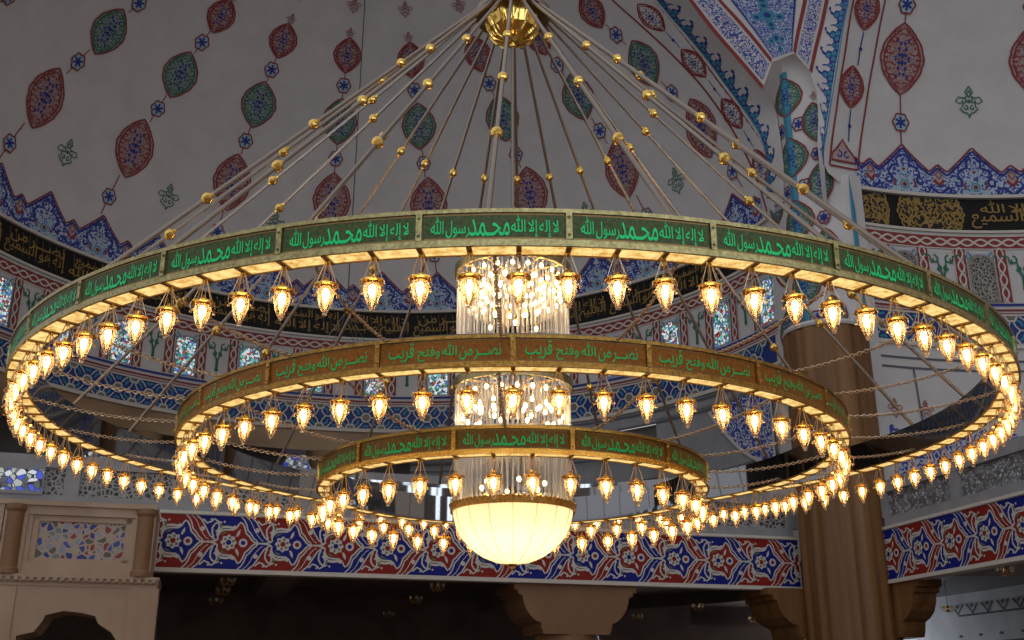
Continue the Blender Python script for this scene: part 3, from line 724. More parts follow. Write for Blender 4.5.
def extrude(prof, depth, org, ux, uz, ud, mat, mb):
    """profile in (ux, uz) pushed along ud"""
    n = len(prof); org = Vector(org)
    v0 = [org + ux * p[0] + uz * p[1] for p in prof]; v1 = [p + ud * depth for p in v0]
    tr = [tuple(q) for q in tessellate_polygon([[Vector((p[0], p[1], 0)) for p in prof]])]
    mb.add(v0 + v1, tr + [tuple(n + i for i in q[::-1]) for q in tr] + [(i, (i + 1) % n, n + (i + 1) % n, n + i) for i in range(n)], mat)
HALF = [(1.57, 2.86), (1.57, 2.70), (1.47, 2.68), (1.47, 2.60), (1.36, 2.56), (1.34, 2.44), (1.28, 2.26), (1.17, 2.10), (1.03, 1.98), (.90, 1.93), (.90, 1.80), (.86, 1.78), (.86, 1.70), (.80, 1.68)]
BR = [(0, 2.86), (1.95, 2.86), (1.95, 2.70), (1.82, 2.68), (1.82, 2.58), (1.70, 2.54), (1.66, 2.36), (1.55, 2.16), (1.36, 2.02), (1.16, 1.94), (1.12, 1.74), (1.04, 1.60), (0, 1.60)]
base = pil.location
mb = MB(); extrude(BR, 1.5, W(12.2, 13.0, 0) - base, -A, Z, N, 'marble_brown', mb); mb.build('bracket', pil, smooth=False)
mb = MB(); extrude([(p[0] + .10, p[1]) for p in BR], .65, W(12.66, 12.3, 0) - base, -N, Z, A, 'marble_brown', mb); mb.build('bracket', pil, smooth=False)
colm = thing('column', 'tan marble column with stepped capital under the tiled gallery front', 'column', W(5.36, 14.3, FLOOR))
base = colm.location
mb = MB(); extrude([(-x, z) for x, z in HALF] + HALF[::-1], 1.7, W(5.36, 13.5, 0) - base, A, Z, N, 'marble_tan', mb); mb.build('capital', colm, smooth=False)
mb = MB(); mb.lathe([(.80, 0), (.80, 3.28)], 'marble_tan', 40); mb.box((0, 0, .15), 1.9, 1.9, .3, 'marble_tan'); mb.build('shaft', colm)

# ------------------------------------------------------------------ tiled gallery fronts
X_ = [(760, 290), (722, 262), (700, 235), (672, 212), (655, 165), (640, 140), (620, 128), (603, 150), (590, 172), (565, 187), (540, 188), (505, 188), (478, 195), (455, 215), (443, 240), (447, 262), (432, 274), (400, 282), (335, 285)]
def u_(X, Y): return ((X - 535) / 440, (285 - Y) / 410)
PALM = [u_(*p) for p in X_]
ARM_O = [u_(*p) for p in ((335, 285), (318, 262), (298, 250), (270, 212), (244, 188), (228, 140), (208, 108), (180, 84))]
ARM_I = [u_(*p) for p in ((430, 270), (405, 255), (382, 236), (356, 196), (334, 160), (306, 118), (262, 84))]
LEAF = [u_(*p) for p in ((436, 146), (412, 160), (402, 190), (408, 222), (424, 244), (436, 224), (432, 204), (452, 186), (455, 160))]
TOPS = [u_(*p) for p in ((300, 88), (330, 118), (352, 138), (384, 128), (404, 104), (438, 108), (452, 132), (500, 146), (540, 150), (560, 166), (584, 152), (592, 118), (570, 100), (540, 112), (500, 108), (470, 96), (420, 84))]
def floral(art, x, zc, sp, h, main, other):
    P = lambda p, s=1: (x + p[0] * sp, zc + s * p[1] * h)
    cl = lambda q: (q[0], max(zc - h * .495, min(zc + h * .495, q[1])))
    up = [P(p) for p in PALM]; lo = [P(p, -1) for p in PALM[1:-1]][::-1]
    art.flat(up + lo, main, 3)
    for s in (1, -1):
        # ground beside the palmette in the other colour, up to the next stem
        nxt = [P((p[0] + 1, p[1]), s) for p in ARM_O]
        ground = [cl(P(p, s)) for p in ARM_I[::-1]] + [P(PALM[-2], s), P((.50, 0), s)] + [cl(q) for q in nxt[1:]]
        ground[0] = (ground[0][0], zc + s * h * .49); ground[-1] = (ground[-1][0], zc + s * h * .49)
        art.flat(ground, other, 1)
        art.flat([cl(P(p, s)) for p in ARM_O] + [cl(P(p, s)) for p in ARM_I][::-1], main, 2)
        mid = [cl(P(((a[0] + b[0]) / 2, (a[1] + b[1]) / 2), s)) for a, b in zip(ARM_O[1:], ARM_I)]
        art.line(mid, .014 * h, 'tcream', 3); art.dot(*P(u_(318, 186), s), .045 * h, 'tcream', 4)
        art.line([cl(P(p, s)) for p in ARM_O], .025 * h, 'tcream', 4); art.line([cl(P(p, s)) for p in ARM_I], .027 * h, 'tcream', 4)
        art.line([P(p, s) for p in PALM], .030 * h, 'tcream', 4)
        art.line([P(u_(*p), s) for p in ((446, 236), (452, 196), (478, 170), (520, 166), (556, 172), (586, 160))], .045 * h, 'tcream', 3)
        art.line([P(u_(*p), s) for p in ((412, 250), (398, 214), (396, 176), (416, 146), (440, 132))], .032 * h, 'tcream', 4)
        art.line([P(u_(*p), s) for p in ((440, 132), (452, 166), (440, 196), (438, 236))], .030 * h, 'tcream', 4)
        art.line([P(u_(*p), s) for p in ((318, 112), (352, 142), (386, 128), (408, 108), (440, 128), (470, 138))], .030 * h, 'tcream', 4)
        art.line([P(u_(*p), s) for p in ((452, 150), (470, 158), (462, 178))], .05 * h, 'tolive', 3)
        art.dot(*P(u_(430, 200), s), .018 * h, 'tcream', 3); art.dot(*P(u_(490, 128), s), .02 * h, 'tcream', 3); art.dot(*P(u_(385, 112), s), .02 * h, 'tcream', 3)
        art.fan([P(u_(*p), s) for p in ((590, 240), (600, 205), (622, 180), (622, 212), (608, 236))], 'tcream', 5, None, 1)
        art.fan([P(u_(*p), s) for p in ((470, 232), (488, 205), (530, 200), (505, 216))], 'tolive', 5, None, 1)
    c = P((0, 0)); art.fan([(c[0] + h * .136 * (1 + .13 * cos(8 * t)) * cos(t), c[1] + h * .136 * (1 + .13 * cos(8 * t)) * sin(t)) for t in [2 * PI * k / 32 for k in range(32)]], 'tcream', 5, c, 1)
    for q in range(6): t = 2 * PI * q / 6 + .3; art.fan([(c[0] + h * r * cos(t + d), c[1] + h * r * sin(t + d)) for r, d in ((.058, 0), (.088, -.32), (.122, 0), (.088, .32))], 'tolive', 6, None, 1)
    art.dot(c[0], c[1], .050 * h, other, 7); 
    c2 = P((.265, 0)); art.dot(c2[0], c2[1], .082 * h, 'tcream', 5, 12); art.dot(c2[0], c2[1], .042 * h, other, 6)
def gallery(fn, x0, x1, first, name, where, flip, sp):
    L = x1 - x0; zb, zt = 2.93, 4.13; h = zt - zb
    mb = MB(); art = Art(mb, fn, .004)
    art.tri([(x0, zb), (x1, zb), (x1, zt), (x0, zt)], [(0, 1, 2, 3)], 'tcream', 0)
    art.fn = lambda x, z, l: fn(max(x0, min(x1, x)), z, l)
    k = -1; x = first - sp
    while x < x1 + sp:
        floral(art, x, (zb + zt) / 2, sp, h, *(('tblue', 'tred') if (k + flip) % 2 == 0 else ('tred', 'tblue')))
        x += sp; k += 1
    for (za, zb_, d) in ((4.13, 4.20, .05), (2.84, 2.93, .06)):
        vs = [fn(x, z, l) for x in (x0, x1) for z, l in ((za, -.3), (za, d), (zb_, d), (zb_, -.3))]
        mb.add(vs, [(0, 1, 5, 4), (1, 2, 6, 5), (2, 3, 7, 6)], 'cream')
    for xx in (x0, x1): art.line([(xx, zb), (xx, zt)], .07, 'tcream', 6)
    struct(mb, name, 'tiled gallery front of red and blue palmettes ' + where, smooth=False)
fl_ = lambda x, z, l: W(x, 13.36 - l, z)
fr_ = lambda x, z, l: W(12.6 - l, 11.30 - x, z)
gallery(fl_, -4.5, 11.42, -4.15, trim_name(), 'behind the three rings', 0, 1.205)
gallery(fr_, 0.0, 14.0, .16, trim_name(), 'right of the brown pillar', 1, 1.18)
# pierced stone balustrades above
def balustrade(fn, x0, x1, mats, label, step):
    mb = MB()
    def bx(xa, xb, za, zb, l0, l1, mat):
        vs = [fn(x, z, l) for x in (xa, xb) for z in (za, zb) for l in (l0, l1)]
        mb.add(vs, [(0, 1, 3, 2), (4, 6, 7, 5), (0, 4, 5, 1), (2, 3, 7, 6), (0, 2, 6, 4), (1, 5, 7, 3)], mat)
    bx(x0, x1, 4.2, 4.42, -.25, .0, 'stone_grey'); bx(x0, x1, 5.02, 5.3, -.25, .02, 'stone_grey')
    n = max(1, round((x1 - x0) / step))
    for k in range(n + 1):
        x = x0 + (x1 - x0) * k / n; bx(x - .16, x + .16, 4.42, 5.02, -.22, .0, 'stone_grey')
    for k in range(n):
        xa, xb = x0 + (x1 - x0) * k / n + .16, x0 + (x1 - x0) * (k + 1) / n - .16
        mb.add([fn(xa, 4.42, -.08), fn(xb, 4.42, -.08), fn(xb, 5.02, -.08), fn(xa, 5.02, -.08)], [(0, 1, 2, 3)], mats, [(xa, 4.42), (xb, 4.42), (xb, 5.02), (xa, 5.02)])
    return struct(mb, 'wall_balustrade', label, smooth=False)
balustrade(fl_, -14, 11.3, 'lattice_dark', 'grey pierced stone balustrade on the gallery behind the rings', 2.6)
balustrade(fr_, .1, 14, 'lattice_light', 'grey pierced stone balustrade right of the brown pillar', 3.0)

# ------------------------------------------------------------------ under the galleries
mb = MB()
def quad(mb, pts, mat): mb.add(pts, [(0, 1, 2, 3)], mat)
mb2 = MB(); quad(mb2, [W(-60, -40, FLOOR), W(60, -40, FLOOR), W(60, 60, FLOOR), W(-60, 60, FLOOR)], 'carpet'); struct(mb2, 'floor', 'dark carpeted prayer floor')
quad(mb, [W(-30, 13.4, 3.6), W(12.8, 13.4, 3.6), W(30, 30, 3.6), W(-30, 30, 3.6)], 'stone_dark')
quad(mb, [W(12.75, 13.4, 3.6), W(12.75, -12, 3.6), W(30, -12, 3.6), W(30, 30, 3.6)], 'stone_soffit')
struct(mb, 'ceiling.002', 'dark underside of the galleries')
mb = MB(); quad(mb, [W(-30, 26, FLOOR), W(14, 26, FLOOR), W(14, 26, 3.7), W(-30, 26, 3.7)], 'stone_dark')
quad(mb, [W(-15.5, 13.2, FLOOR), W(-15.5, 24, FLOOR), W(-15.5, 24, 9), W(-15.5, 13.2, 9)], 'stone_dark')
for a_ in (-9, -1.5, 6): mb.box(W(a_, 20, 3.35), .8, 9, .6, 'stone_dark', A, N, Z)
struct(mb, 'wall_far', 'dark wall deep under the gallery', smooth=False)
mb = MB(); quad(mb, [W(21, 26, FLOOR), W(21, -14, FLOOR), W(21, -14, 3.7), W(21, 26, 3.7)], 'pale_stone')
art = Art(mb, lambda x, y, l: W(21 - l, 20 - x, y), .01)
for z in (2.9, 2.0): art.line([(0, z), (30, z)], .06, 'line_grey', 1)
for k in range(40): art.line([(k * .75 - .28, 3.25), (k * .75, 2.95), (k * .75 + .28, 3.25)], .08, 'line_grey', 1); art.dot(k * .75, 3.2, .07, 'line_grey', 2)
for k in range(30): art.dot(k * 1.0, 2.25, .12, 'line_grey', 1, 6, .05)
struct(mb, 'wall_right.002', 'pale grey wall with a painted border under the gallery, right of the pillar', smooth=False)

# ------------------------------------------------------------------ carved stone balcony at the left
bal = thing('balcony', 'carved tan stone balcony with a coloured pierced panel over an arched recess', 'balcony', W(-6.0, 12.4, FLOOR))
base = bal.location
NF = 11.6
def bbox(mb, a0, a1, n0, n1, z0, z1, mat='marble_bal'):
    mb.box(W((a0 + a1) / 2, (n0 + n1) / 2, (z0 + z1) / 2) - base, a1 - a0, n1 - n0, z1 - z0, mat, A, N, Z)
mb = MB()
for a0, a1 in ((-9.6, -7.42), (-7.40, -6.96), (-4.86, -4.49)):
    bbox(mb, a0, a1, NF, 13.3, 2.52, 3.9)
bbox(mb, -7.0, -4.8, NF + .02, 13.3, 3.72, 3.9); bbox(mb, -7.0, -4.8, NF + .02, 13.3, 2.52, 2.76)
for a0, a1, z0, z1 in ((-6.96, -6.86, 2.76, 3.72), (-4.95, -4.86, 2.76, 3.72)): bbox(mb, a0, a1, NF + .05, 13.3, z0, z1)
bbox(mb, -9.6, -4.47, NF - .04, 13.3, 3.9, 4.0)
mb.build('parapet', bal, smooth=False)
for ac in (-7.19, -4.68):
    mb = MB(); q = W(ac, NF + .02, 0) - base
    mb.lathe([(.20, 2.52), (.20, 2.62), (.165, 2.66), (.165, 3.74), (.20, 3.80), (.20, 3.9)], 'marble_tan', 20, q); mb.build('engaged_column', bal)
mb = MB(); bbox(mb, -6.86, -4.95, NF + .08, 13.2, 3.60, 3.74); bbox(mb, -6.86, -4.95, NF + .08, 13.2, 2.74, 2.86); bbox(mb, -6.88, -6.74, NF + .08, 13.2, 2.8, 3.7); bbox(mb, -5.07, -4.93, NF + .08, 13.2, 2.8, 3.7); mb.build('panel_surround', bal, smooth=False)
mb = MB(); mb.add([W(a, NF + .12, z) - base for a, z in ((-6.86, 2.76), (-4.95, 2.76), (-4.95, 3.72), (-6.86, 3.72))], [(0, 1, 2, 3)], 'pierced', [(-6.86, 2.76), (-4.95, 2.76), (-4.95, 3.72), (-6.86, 3.72)])
mb.build('pierced_panel', bal, smooth=False)['label'] = 'pierced panel with blue, red and grey openings'
mb = MB()
for k, (z0, z1, o) in enumerate(((2.46, 2.52, .10), (2.38, 2.46, .06), (2.30, 2.38, .02))): bbox(mb, -9.6, -4.33 + o * .4, NF - o, 13.3, z0, z1)
for k in range(36): bbox(mb, -9.5 + k * .145, -9.43 + k * .145, NF - .14, NF - .05, 2.40, 2.47)
mb.build('cornice', bal, smooth=False)
mb = MB(); zt = 2.30
arch = [(-6.86, FLOOR), (-6.86, 1.34), (-6.55, 1.42), (-6.42, 1.62), (-6.38, 1.74), (-6.05, 1.83), (-5.72, 1.80), (-5.45, 1.74), (-5.38, 1.60), (-5.12, 1.44), (-4.98, 1.26), (-4.95, FLOOR)]
outer = [(-9.6, FLOOR), (-9.6, zt), (-4.30, zt), (-4.30, FLOOR)]
extrude(outer[:2] + outer[2:] + arch[::-1], 1.2, W(0, NF, 0) - base, A, Z, N, 'marble_bal', mb)
mb.build('arch_wall', bal, smooth=False)
mb = MB(); bbox(mb, -4.86, -4.28, NF - .05, NF, FLOOR, 2.30); mb.build('pilaster', bal, smooth=False)
mb = MB(); bbox(mb, -7.4, -6.98, NF - .03, NF, FLOOR, 2.28); mb.build('pilaster', bal, smooth=False)
wb = MB(); g = Art(wb, fl_, .02); o = [(-8.3, 4.45), (-7.0, 4.45), (-7.0, 5.0), (-8.3, 5.0)]
g.flat(o, 'rosette', 1); g.line(o, .08, 'stone_grey', 2, True)
WIN[0] += 1; struct(wb, 'window_%d' % WIN[0], 'coloured glass window above and behind the stone balcony')

# ------------------------------------------------------------------ wall behind the viewer with tall bright windows
mb = MB()
NW = -17.0
def wbx(a0, a1, z0, z1): mb.box(W((a0 + a1) / 2, NW, (z0 + z1) / 2), a1 - a0, .6, z1 - z0, 'plaster', A, N, Z)
wc = [-14 + 4 * k for k in range(8)]
wbx(-20, 20, FLOOR, 3.0); wbx(-20, 20, 10.5, 13)
ed = [-20] + [v for c in wc for v in (c - .8, c + .8)] + [20]
for i in range(0, len(ed), 2): wbx(ed[i], ed[i + 1], 3.0, 10.5)
quad(mb, [W(-30, 26, 3.6), W(-30, 26, 4), W(30, 26, 4), W(30, 26, 3.6)], 'stone_dark')
struct(mb, 'wall_front', 'plain wall with tall windows opposite the apse', smooth=False)
M_emit('daylight', (.75, .88, 1.0), 5.0)
for c in wc:
    wb = MB(); wb.box(W(c, NW, 6.75), 1.6, .04, 7.5, 'daylight', A, N, Z)
    for z in (5.5, 8.0): wb.box(W(c, NW, z), 1.6, .12, .1, 'stone_dark', A, N, Z)
    wb.box(W(c, NW, 6.75), .1, .12, 7.5, 'stone_dark', A, N, Z)
    WIN[0] += 1; struct(wb, 'window_%d' % WIN[0], 'tall daylit window in the wall opposite the apse', smooth=False)

M_emit('aisle_fill', (.78, .88, 1.0), 11.0)
mb = MB(); mb.box(W(17, 26.3, 3.3), 8.4, .3, .8, 'stone_dim', A, N, Z); mb.box(W(17, 26.3, -1.3), 8.4, .3, .8, 'stone_dim', A, N, Z); mb.box(W(15.5, 26.3, 1), 5.4, .3, 5, 'stone_dark', A, N, Z)
struct(mb, 'wall_far.001', 'dim end wall of the aisle under the right gallery', smooth=False)
wb = MB(); wb.box(W(19.6, 26.3, 1.0), 2.8, .04, 3.8, 'aisle_fill', A, N, Z)  # added light panel, placed unseen at the aisle end to brighten the pale wall
for a_ in (18.2, 19.1, 20.1, 21.0): wb.box(W(a_, 26.25, 1.0), .1, .12, 3.8, 'stone_dim', A, N, Z)
WIN[0] += 1; struct(wb, 'window_%d' % WIN[0], 'added glowing panel hidden at the aisle end, brightening the wall under the right gallery', smooth=False)
# ------------------------------------------------------------------ chandelier
ZB = 1.55                                        # foot of the hanging bowl
ch = thing('chandelier', 'huge three-tiered ring chandelier with crystal column, glowing bowl and golden hub', 'chandelier', C0 + Z * ZB)
CH0 = ch.location
def P(r, phi, z):                                # phi from the side nearest the viewer, growing to the right; local to the chandelier
    return Vector((r * sin(R_(phi)), -r * cos(R_(phi)), z - ZB))
def sweep(mb, prof, n, phase=0):
    """closed ring: list of (r, z, material)"""
    for i in range(len(prof)):
        (r0, z0, mt), (r1, z1, _) = prof[i], prof[(i + 1) % len(prof)]
        vs = []; uvs = []
        for k in range(n):
            f = phase + 360 * k / n; vs += [P(r0, f, z0), P(r1, f, z1)]; uvs += [(R_(f) * r0, z0), (R_(f) * r0, z1 + abs(r1 - r0))]
        mb.add(vs, [(2 * k, 2 * ((k + 1) % n), 2 * ((k + 1) % n) + 1, 2 * k + 1) for k in range(n)], mt, uvs)
RINGS = [dict(r=5.640, ri=5.43, z=3.175, h=.298, panels=32, lamps=96, ph=4.17, lp=.42, panel='panel_green', rim='pale_rim', inner=.37, name='outer'),
         dict(r=3.896, ri=3.713, z=2.79, h=.295, panels=20, lamps=60, ph=0.0, lp=0.0, panel='panel_amber', rim='brass_rim', inner=.36, name='middle'),
         dict(r=2.300, ri=2.13, z=2.38, h=.287, panels=12, lamps=36, ph=15.0, lp=5.0, panel='panel_moss', rim='gold', inner=.34, name='inner')]
for q in RINGS:
    r, ri, z, h = q['r'], q['ri'], q['z'], q['h']
    mb = MB()
    sweep(mb, [(r, z, q['rim']), (r, z + .052, q['rim']), (r - .018, z + .056, q['rim']), (r - .018, z + h - .036, q['rim']), (r, z + h - .032, q['rim']), (r, z + h, 'mirror'),
               (r - .05, z + h, 'steel'), (ri + .02, z + q['inner'], 'steel'), (ri, z + q['inner'], 'mirror'), (ri, z + .012, 'brass_rim'), (ri + .006, z, 'brass_rim'),
               (ri + .022, z, 'bar_brown'), (ri + .022, z + .02, 'bar_brown'), (r - .022, z + .02, 'bar_brown'), (r - .022, z, q['rim'])], 288)
    for k in range(q['panels']):                 # upright bars between the writing
        f = q['ph'] + 360 / q['panels'] * k; t = Vector((cos(R_(f)), sin(R_(f)), 0)); u = Vector((sin(R_(f)), -cos(R_(f)), 0))
        mb.box(P(r - .004, f, z + h / 2 + .01), .045, .022, h - .08, q['rim'], t, u, Z)
        for zz in (z + .09, z + h - .07): mb.sphere(P(r + .010, f, zz), .014, 'gold_bright' if q['name'] != 'outer' else 'pale_rim', 6, 4)
    for k in range(q['lamps']):                  # bars across the lit underside
        f = q['lp'] + 360 / q['lamps'] * k; t = Vector((cos(R_(f)), sin(R_(f)), 0)); u = Vector((sin(R_(f)), -cos(R_(f)), 0))
        mb.box(P((r + ri) / 2, f, z + .004), .040, r - ri - .03, .022, 'bar_brown', t, u, Z)
        mb.sphere(P((r + ri) / 2, f, z - .015), .022, 'gold', 6, 4)
    ring = mb.build('ring_frame', ch)
    ring['label'] = {'outer': 'largest ring, with green writing on dark green panels', 'middle': 'middle ring, with green writing on amber brown panels', 'inner': 'smallest ring, with green writing on mossy brown panels'}[q['name']]
    mb = MB(); n = q['lamps'] * 3
    vs = []; uvs = []
    for k in range(n):
        f = 360 * k / n; vs += [P(r - .022, f, z + .008), P(ri + .022, f, z + .008)]; uvs += [(R_(f) * r, 0), (R_(f) * r, r - ri)]
    mb.add(vs, [(2 * k, 2 * ((k + 1) % n), 2 * ((k + 1) % n) + 1, 2 * k + 1) for k in range(n)], 'strip_glow', uvs)
    o = mb.build('underside_strip', ring); o['label'] = 'amber gold underside with lantern light painted in, on the ' + q['name'] + ' ring'
    # writing
    pm = MB(); pw = 2 * PI * r / q['panels'] - .05; ph_ = h - .092
    fnp = lambda x, y, l: Vector(((r - .015 + l) * sin(x / r), -(r - .015 + l) * cos(x / r), z + .056 + y - ZB))
    art = Art(pm, fnp, .003)
    art.between(-pw / 2, pw / 2, 0, ph_, q['panel'], 0, 12, 1)
    art.line([(-pw / 2 + .01 + (pw - .02) * k / 12, .008) for k in range(13)], .012, 'bar_brown', 1); art.line([(-pw / 2 + .01 + (pw - .02) * k / 12, ph_ - .008) for k in range(13)], .012, 'bar_brown', 1)
    y0, y1 = ph_ * .07, ph_ * .93
    if q['name'] == 'middle':
        art.text(T_QARIB, -pw * .43, y0, pw * .20, (y1 - y0), 'letter_green', 2); art.text(T_FATH, -pw * .20, y0, pw * .30, (y1 - y0) * .95, 'letter_green', 2); art.text(T_NASR, pw * .12, y0, pw * .31, (y1 - y0) * .80, 'letter_green', 2)
    else:
        art.text(T_LA, pw * .12, y0, pw * .33, (y1 - y0), 'letter_green', 2); art.text(T_MUH, -pw * .17, y0 + ph_ * .03, pw * .28, (y1 - y0) * .80, 'letter_green', 2); art.text(T_RAS, -pw * .44, y0, pw * .27, (y1 - y0), 'letter_green', 2)
    p0 = pm.build('inscription_panel', ring, smooth=False)
    for k in range(q['panels']):
        o = p0 if k == 0 else p0.copy()
        if k: COL.objects.link(o)
        o.rotation_euler.z = R_(q['ph'] + 360 / q['panels'] * (k + .5))

# hub under the ceiling
mb = MB()
mb.lathe([(.02, 8.60 - ZB), (.10, 8.61 - ZB), (.13, 8.66 - ZB), (.24, 8.70 - ZB), (.33, 8.80 - ZB), (.385, 8.93 - ZB), (.39, 9.02 - ZB), (.34, 9.06 - ZB)], 'gold_bright', 48, scallop=(.03, 12))
for k in range(12):
    f = 30 * k
    mb.tube([P(.13, f, 8.655), P(.25, f, 8.70), P(.335, f + 4, 8.80), P(.38, f + 8, 8.93)], [.012, .028, .026, .010], 'gold_bright', 6)
    mb.tube([P(.16, f + 15, 8.67), P(.27, f + 15, 8.735), P(.36, f + 11, 8.88)], [.008, .02, .008], 'gold', 6)
mb.sphere(P(0, 0, 8.59), .05, 'gold_bright', 10, 6)
hub = mb.build('hub', ch)
mb = MB(); mb.lathe([(.34, 9.04 - ZB), (.52, 9.03 - ZB), (.54, 9.08 - ZB), (.50, 9.13 - ZB), (.22, 9.2 - ZB), (.16, 9.45 - ZB), (.10, 9.6 - ZB)], 'steel', 36)
for k in range(24): mb.sphere(P(.50, 15 * k - 1.5, 9.03), .028, 'steel', 8, 5)
mb.build('hub_plate', hub)
mb = MB(); mb.tube([P(0, 0, 9.55), P(0, 0, 22.0)], .05, 'steel', 10); mb.build('hanging_cable', hub)

# rods from the hub to the rings, each with its golden balls
def rod(r0, z0, r1, z1, rad, mat, balls, br, count, phase, name):
    mb = MB(); mb.tube([P(r0, 0, z0), P(r1, 0, z1)], rad, mat, 8)
    mb.tube([P(r1, 0, z1 - .02), P(r1, 0, z1 + .05)], rad * 1.9, 'gold', 8)
    proto = mb.build(name, ch); kids = []
    for t in balls:
        b = MB(); c = P(r0, 0, z0).lerp(P(r1, 0, z1), t); d = (P(r1, 0, z1) - P(r0, 0, z0)).normalized()
        b.sphere((0, 0, 0), br, 'gold_bright', 14, 9); b.tube([-d * br * 1.35, d * br * 1.35], br * .42, 'gold', 8)
        o = b.build('gold_ball', proto); o.location = c; kids.append(o)
    for k in range(count):
        r = proto if k == 0 else proto.copy()
        if k:
            COL.objects.link(r)
            for o in kids: c = o.copy(); COL.objects.link(c); c.parent = r
        r.rotation_euler.z = R_(phase + 360 / count * k)
rod(.50, 9.02, 5.52, 3.46, .023, 'steel', (.275, .51, .745), .060, 24, -2.0, 'suspension_rod')
# slack chains between the rings
def links(p, q, n, sag, r=.011, mat='copper'):
    mb = MB(); p, q = Vector(p), Vector(q)
    for k in range(n):
        t0, t1 = (k - .12) / n, (k + 1.12) / n
        f = lambda t: p.lerp(q, t) - Z * sag * 4 * t * (1 - t)
        a, b = f(t0), f(t1); d = (b - a).normalized(); s = d.cross(Z).normalized(); u = s if k % 2 else d.cross(s)
        w = .016; L = (b - a).length; m = (a + b) / 2
        loop = [m + d * (L / 2 * cos(2 * PI * i / 10)) + u * (w * sin(2 * PI * i / 10)) for i in range(11)]
        mb.tube(loop, r * .55, mat, 5, False)
    return mb
for (p, q, cnt, ph, n) in ((P(5.43, 0, 3.22), P(3.86, 0, 3.06), 24, -1.5, 44), (P(3.713, 0, 2.84), P(2.26, 0, 2.65), 16, -2.0, 40)):
    o0 = links(p, q, n, .06).build('chain', ch)
    for k in range(cnt):
        o = o0 if k == 0 else o0.copy()
        if k: COL.objects.link(o)
        o.rotation_euler.z = R_(ph + 360 / cnt * k)
# crystal column: three curtains of glass rods, each under its own hoop
colp = MB()
for zz in (5.22, 3.72, 2.98):
    sweep(colp, [(.735, zz - .05, 'pale_rim'), (.735, zz + .06, 'pale_rim'), (.70, zz + .06, 'pale_rim'), (.70, zz - .05, 'pale_rim')], 64)
for f in range(0, 360, 60): colp.tube([P(.12, f, 2.2), P(.12, f, 5.2)], .012, 'steel', 6)
for zz in (5.2, 3.72, 2.98, 2.3):
    for f in range(0, 180, 30): colp.tube([P(.66, f, zz), P(.66, f + 180, zz)], .010, 'gold', 6)
colp.tube([P(0, 0, 2.1), P(0, 0, 8.66)], .022, 'steel', 8)
cfr = colp.build('crystal_column_frame', ch)
def curtain(z1, z0, r, n, off, beads):
    mb = MB()
    for k in range(n):
        f = 360 / n * k + off; rr = r - (.02 if k % 2 else 0); a = random.uniform(-.01, .01)
        mb.tube([P(rr, f, z1 + a), P(rr, f, z0 + a)], .0135, 'crystal', 6); 
        if beads: mb.sphere(P(rr, f, z0 + a - .02), .02, 'crystal', 6, 4)
    return mb
for (z1, z0, r) in ((5.16, 3.78, .695), (3.66, 3.03, .695), (2.92, 2.30, .695)):
    m = curtain(z1, z0, r, 68, 0, True)
    for r2, n2 in ((.53, 60), (.36, 36)):
        for k in range(n2): m.tube([P(r2, 360 / n2 * k + 3, z1), P(r2, 360 / n2 * k + 3, z1 - (z1 - z0) * (.26 if r2 < .5 else .34))], .011, 'crystal', 6)
    tag(m.build('crystal_curtain', cfr), 'curtain of clear hanging glass rods', kind='stuff')
def column_bulbs(rows, name='candle_bulb'):
    b = MB(); b.sphere((0, 0, 0), .024, 'bulb', 8, 6, 1.4); b.tube([(0, 0, .02), (0, 0, .07)], .011, 'gold', 6)
    o0 = b.build(name, cfr); first = True
    for z, r, n, off in rows:
        for k in range(n):
            o = o0 if first else o0.copy()
            if not first: COL.objects.link(o)
            first = False; o.location = P(r, 360 / n * k + off, z)
column_bulbs([(5.13, .60, 20, 0), (5.06, .40, 14, 12), (4.99, .60, 20, 9), (4.92, .40, 14, 3), (4.86, .60, 20, 4), (4.79, .40, 12, 5), (4.45, .30, 5, 5), (3.58, .60, 20, 5), (3.46, .46, 12, 0), (3.33, .60, 20, 14), (3.18, .5, 10, 20), (2.50, .40, 6, 10)])
m = bpy.data.materials.new('bowl_glass'); m.use_nodes = True; t = m.node_tree; t.nodes.clear()
o_ = t.nodes.new('ShaderNodeOutputMaterial'); tl = t.nodes.new('ShaderNodeBsdfTranslucent'); tl.inputs[0].default_value = (.95, .89, .70, 1)
df = t.nodes.new('ShaderNodeBsdfDiffuse'); df.inputs[0].default_value = (.8, .74, .58, 1); mx = t.nodes.new('ShaderNodeMixShader'); mx.inputs[0].default_value = .35
t.links.new(tl.outputs[0], mx.inputs[1]); t.links.new(df.outputs[0], mx.inputs[2]); t.links.new(mx.outputs[0], o_.inputs[0]); MATS['bowl_glass'] = m
mb = MB()
BP = [(.05, 1.575), (.20, 1.60), (.36, 1.665), (.50, 1.765), (.60, 1.88), (.665, 2.0), (.70, 2.12), (.712, 2.20)]
mb.lathe([(r, z - ZB) for r, z in BP], 'bowl_glass', 64)
bowl = mb.build('bowl', ch); bowl['label'] = 'glowing cream glass bowl at the foot of the crystal column'
mb = MB()
for k in range(16):
    f = 22.5 * k; mb.tube([P(r + .003, f, z) for r, z in BP], .0026, 'gold', 5)
mb.build('bowl_seam', bowl)
mb = MB(); sweep(mb, [(.735, 2.17, 'brass_rim'), (.745, 2.25, 'gold'), (.70, 2.27, 'gold'), (.69, 2.18, 'gold')], 72)
for k in range(72): mb.sphere(P(.742, 5 * k, 2.255), .016, 'gold_bright', 6, 4)
mb.build('bowl_rim', bowl)
mb = MB(); mb.lathe([(.001, 1.51 - ZB), (.03, 1.525 - ZB), (.022, 1.55 - ZB), (.075, 1.572 - ZB), (.06, 1.585 - ZB)], 'brass_rim', 16); mb.build('finial', bowl)
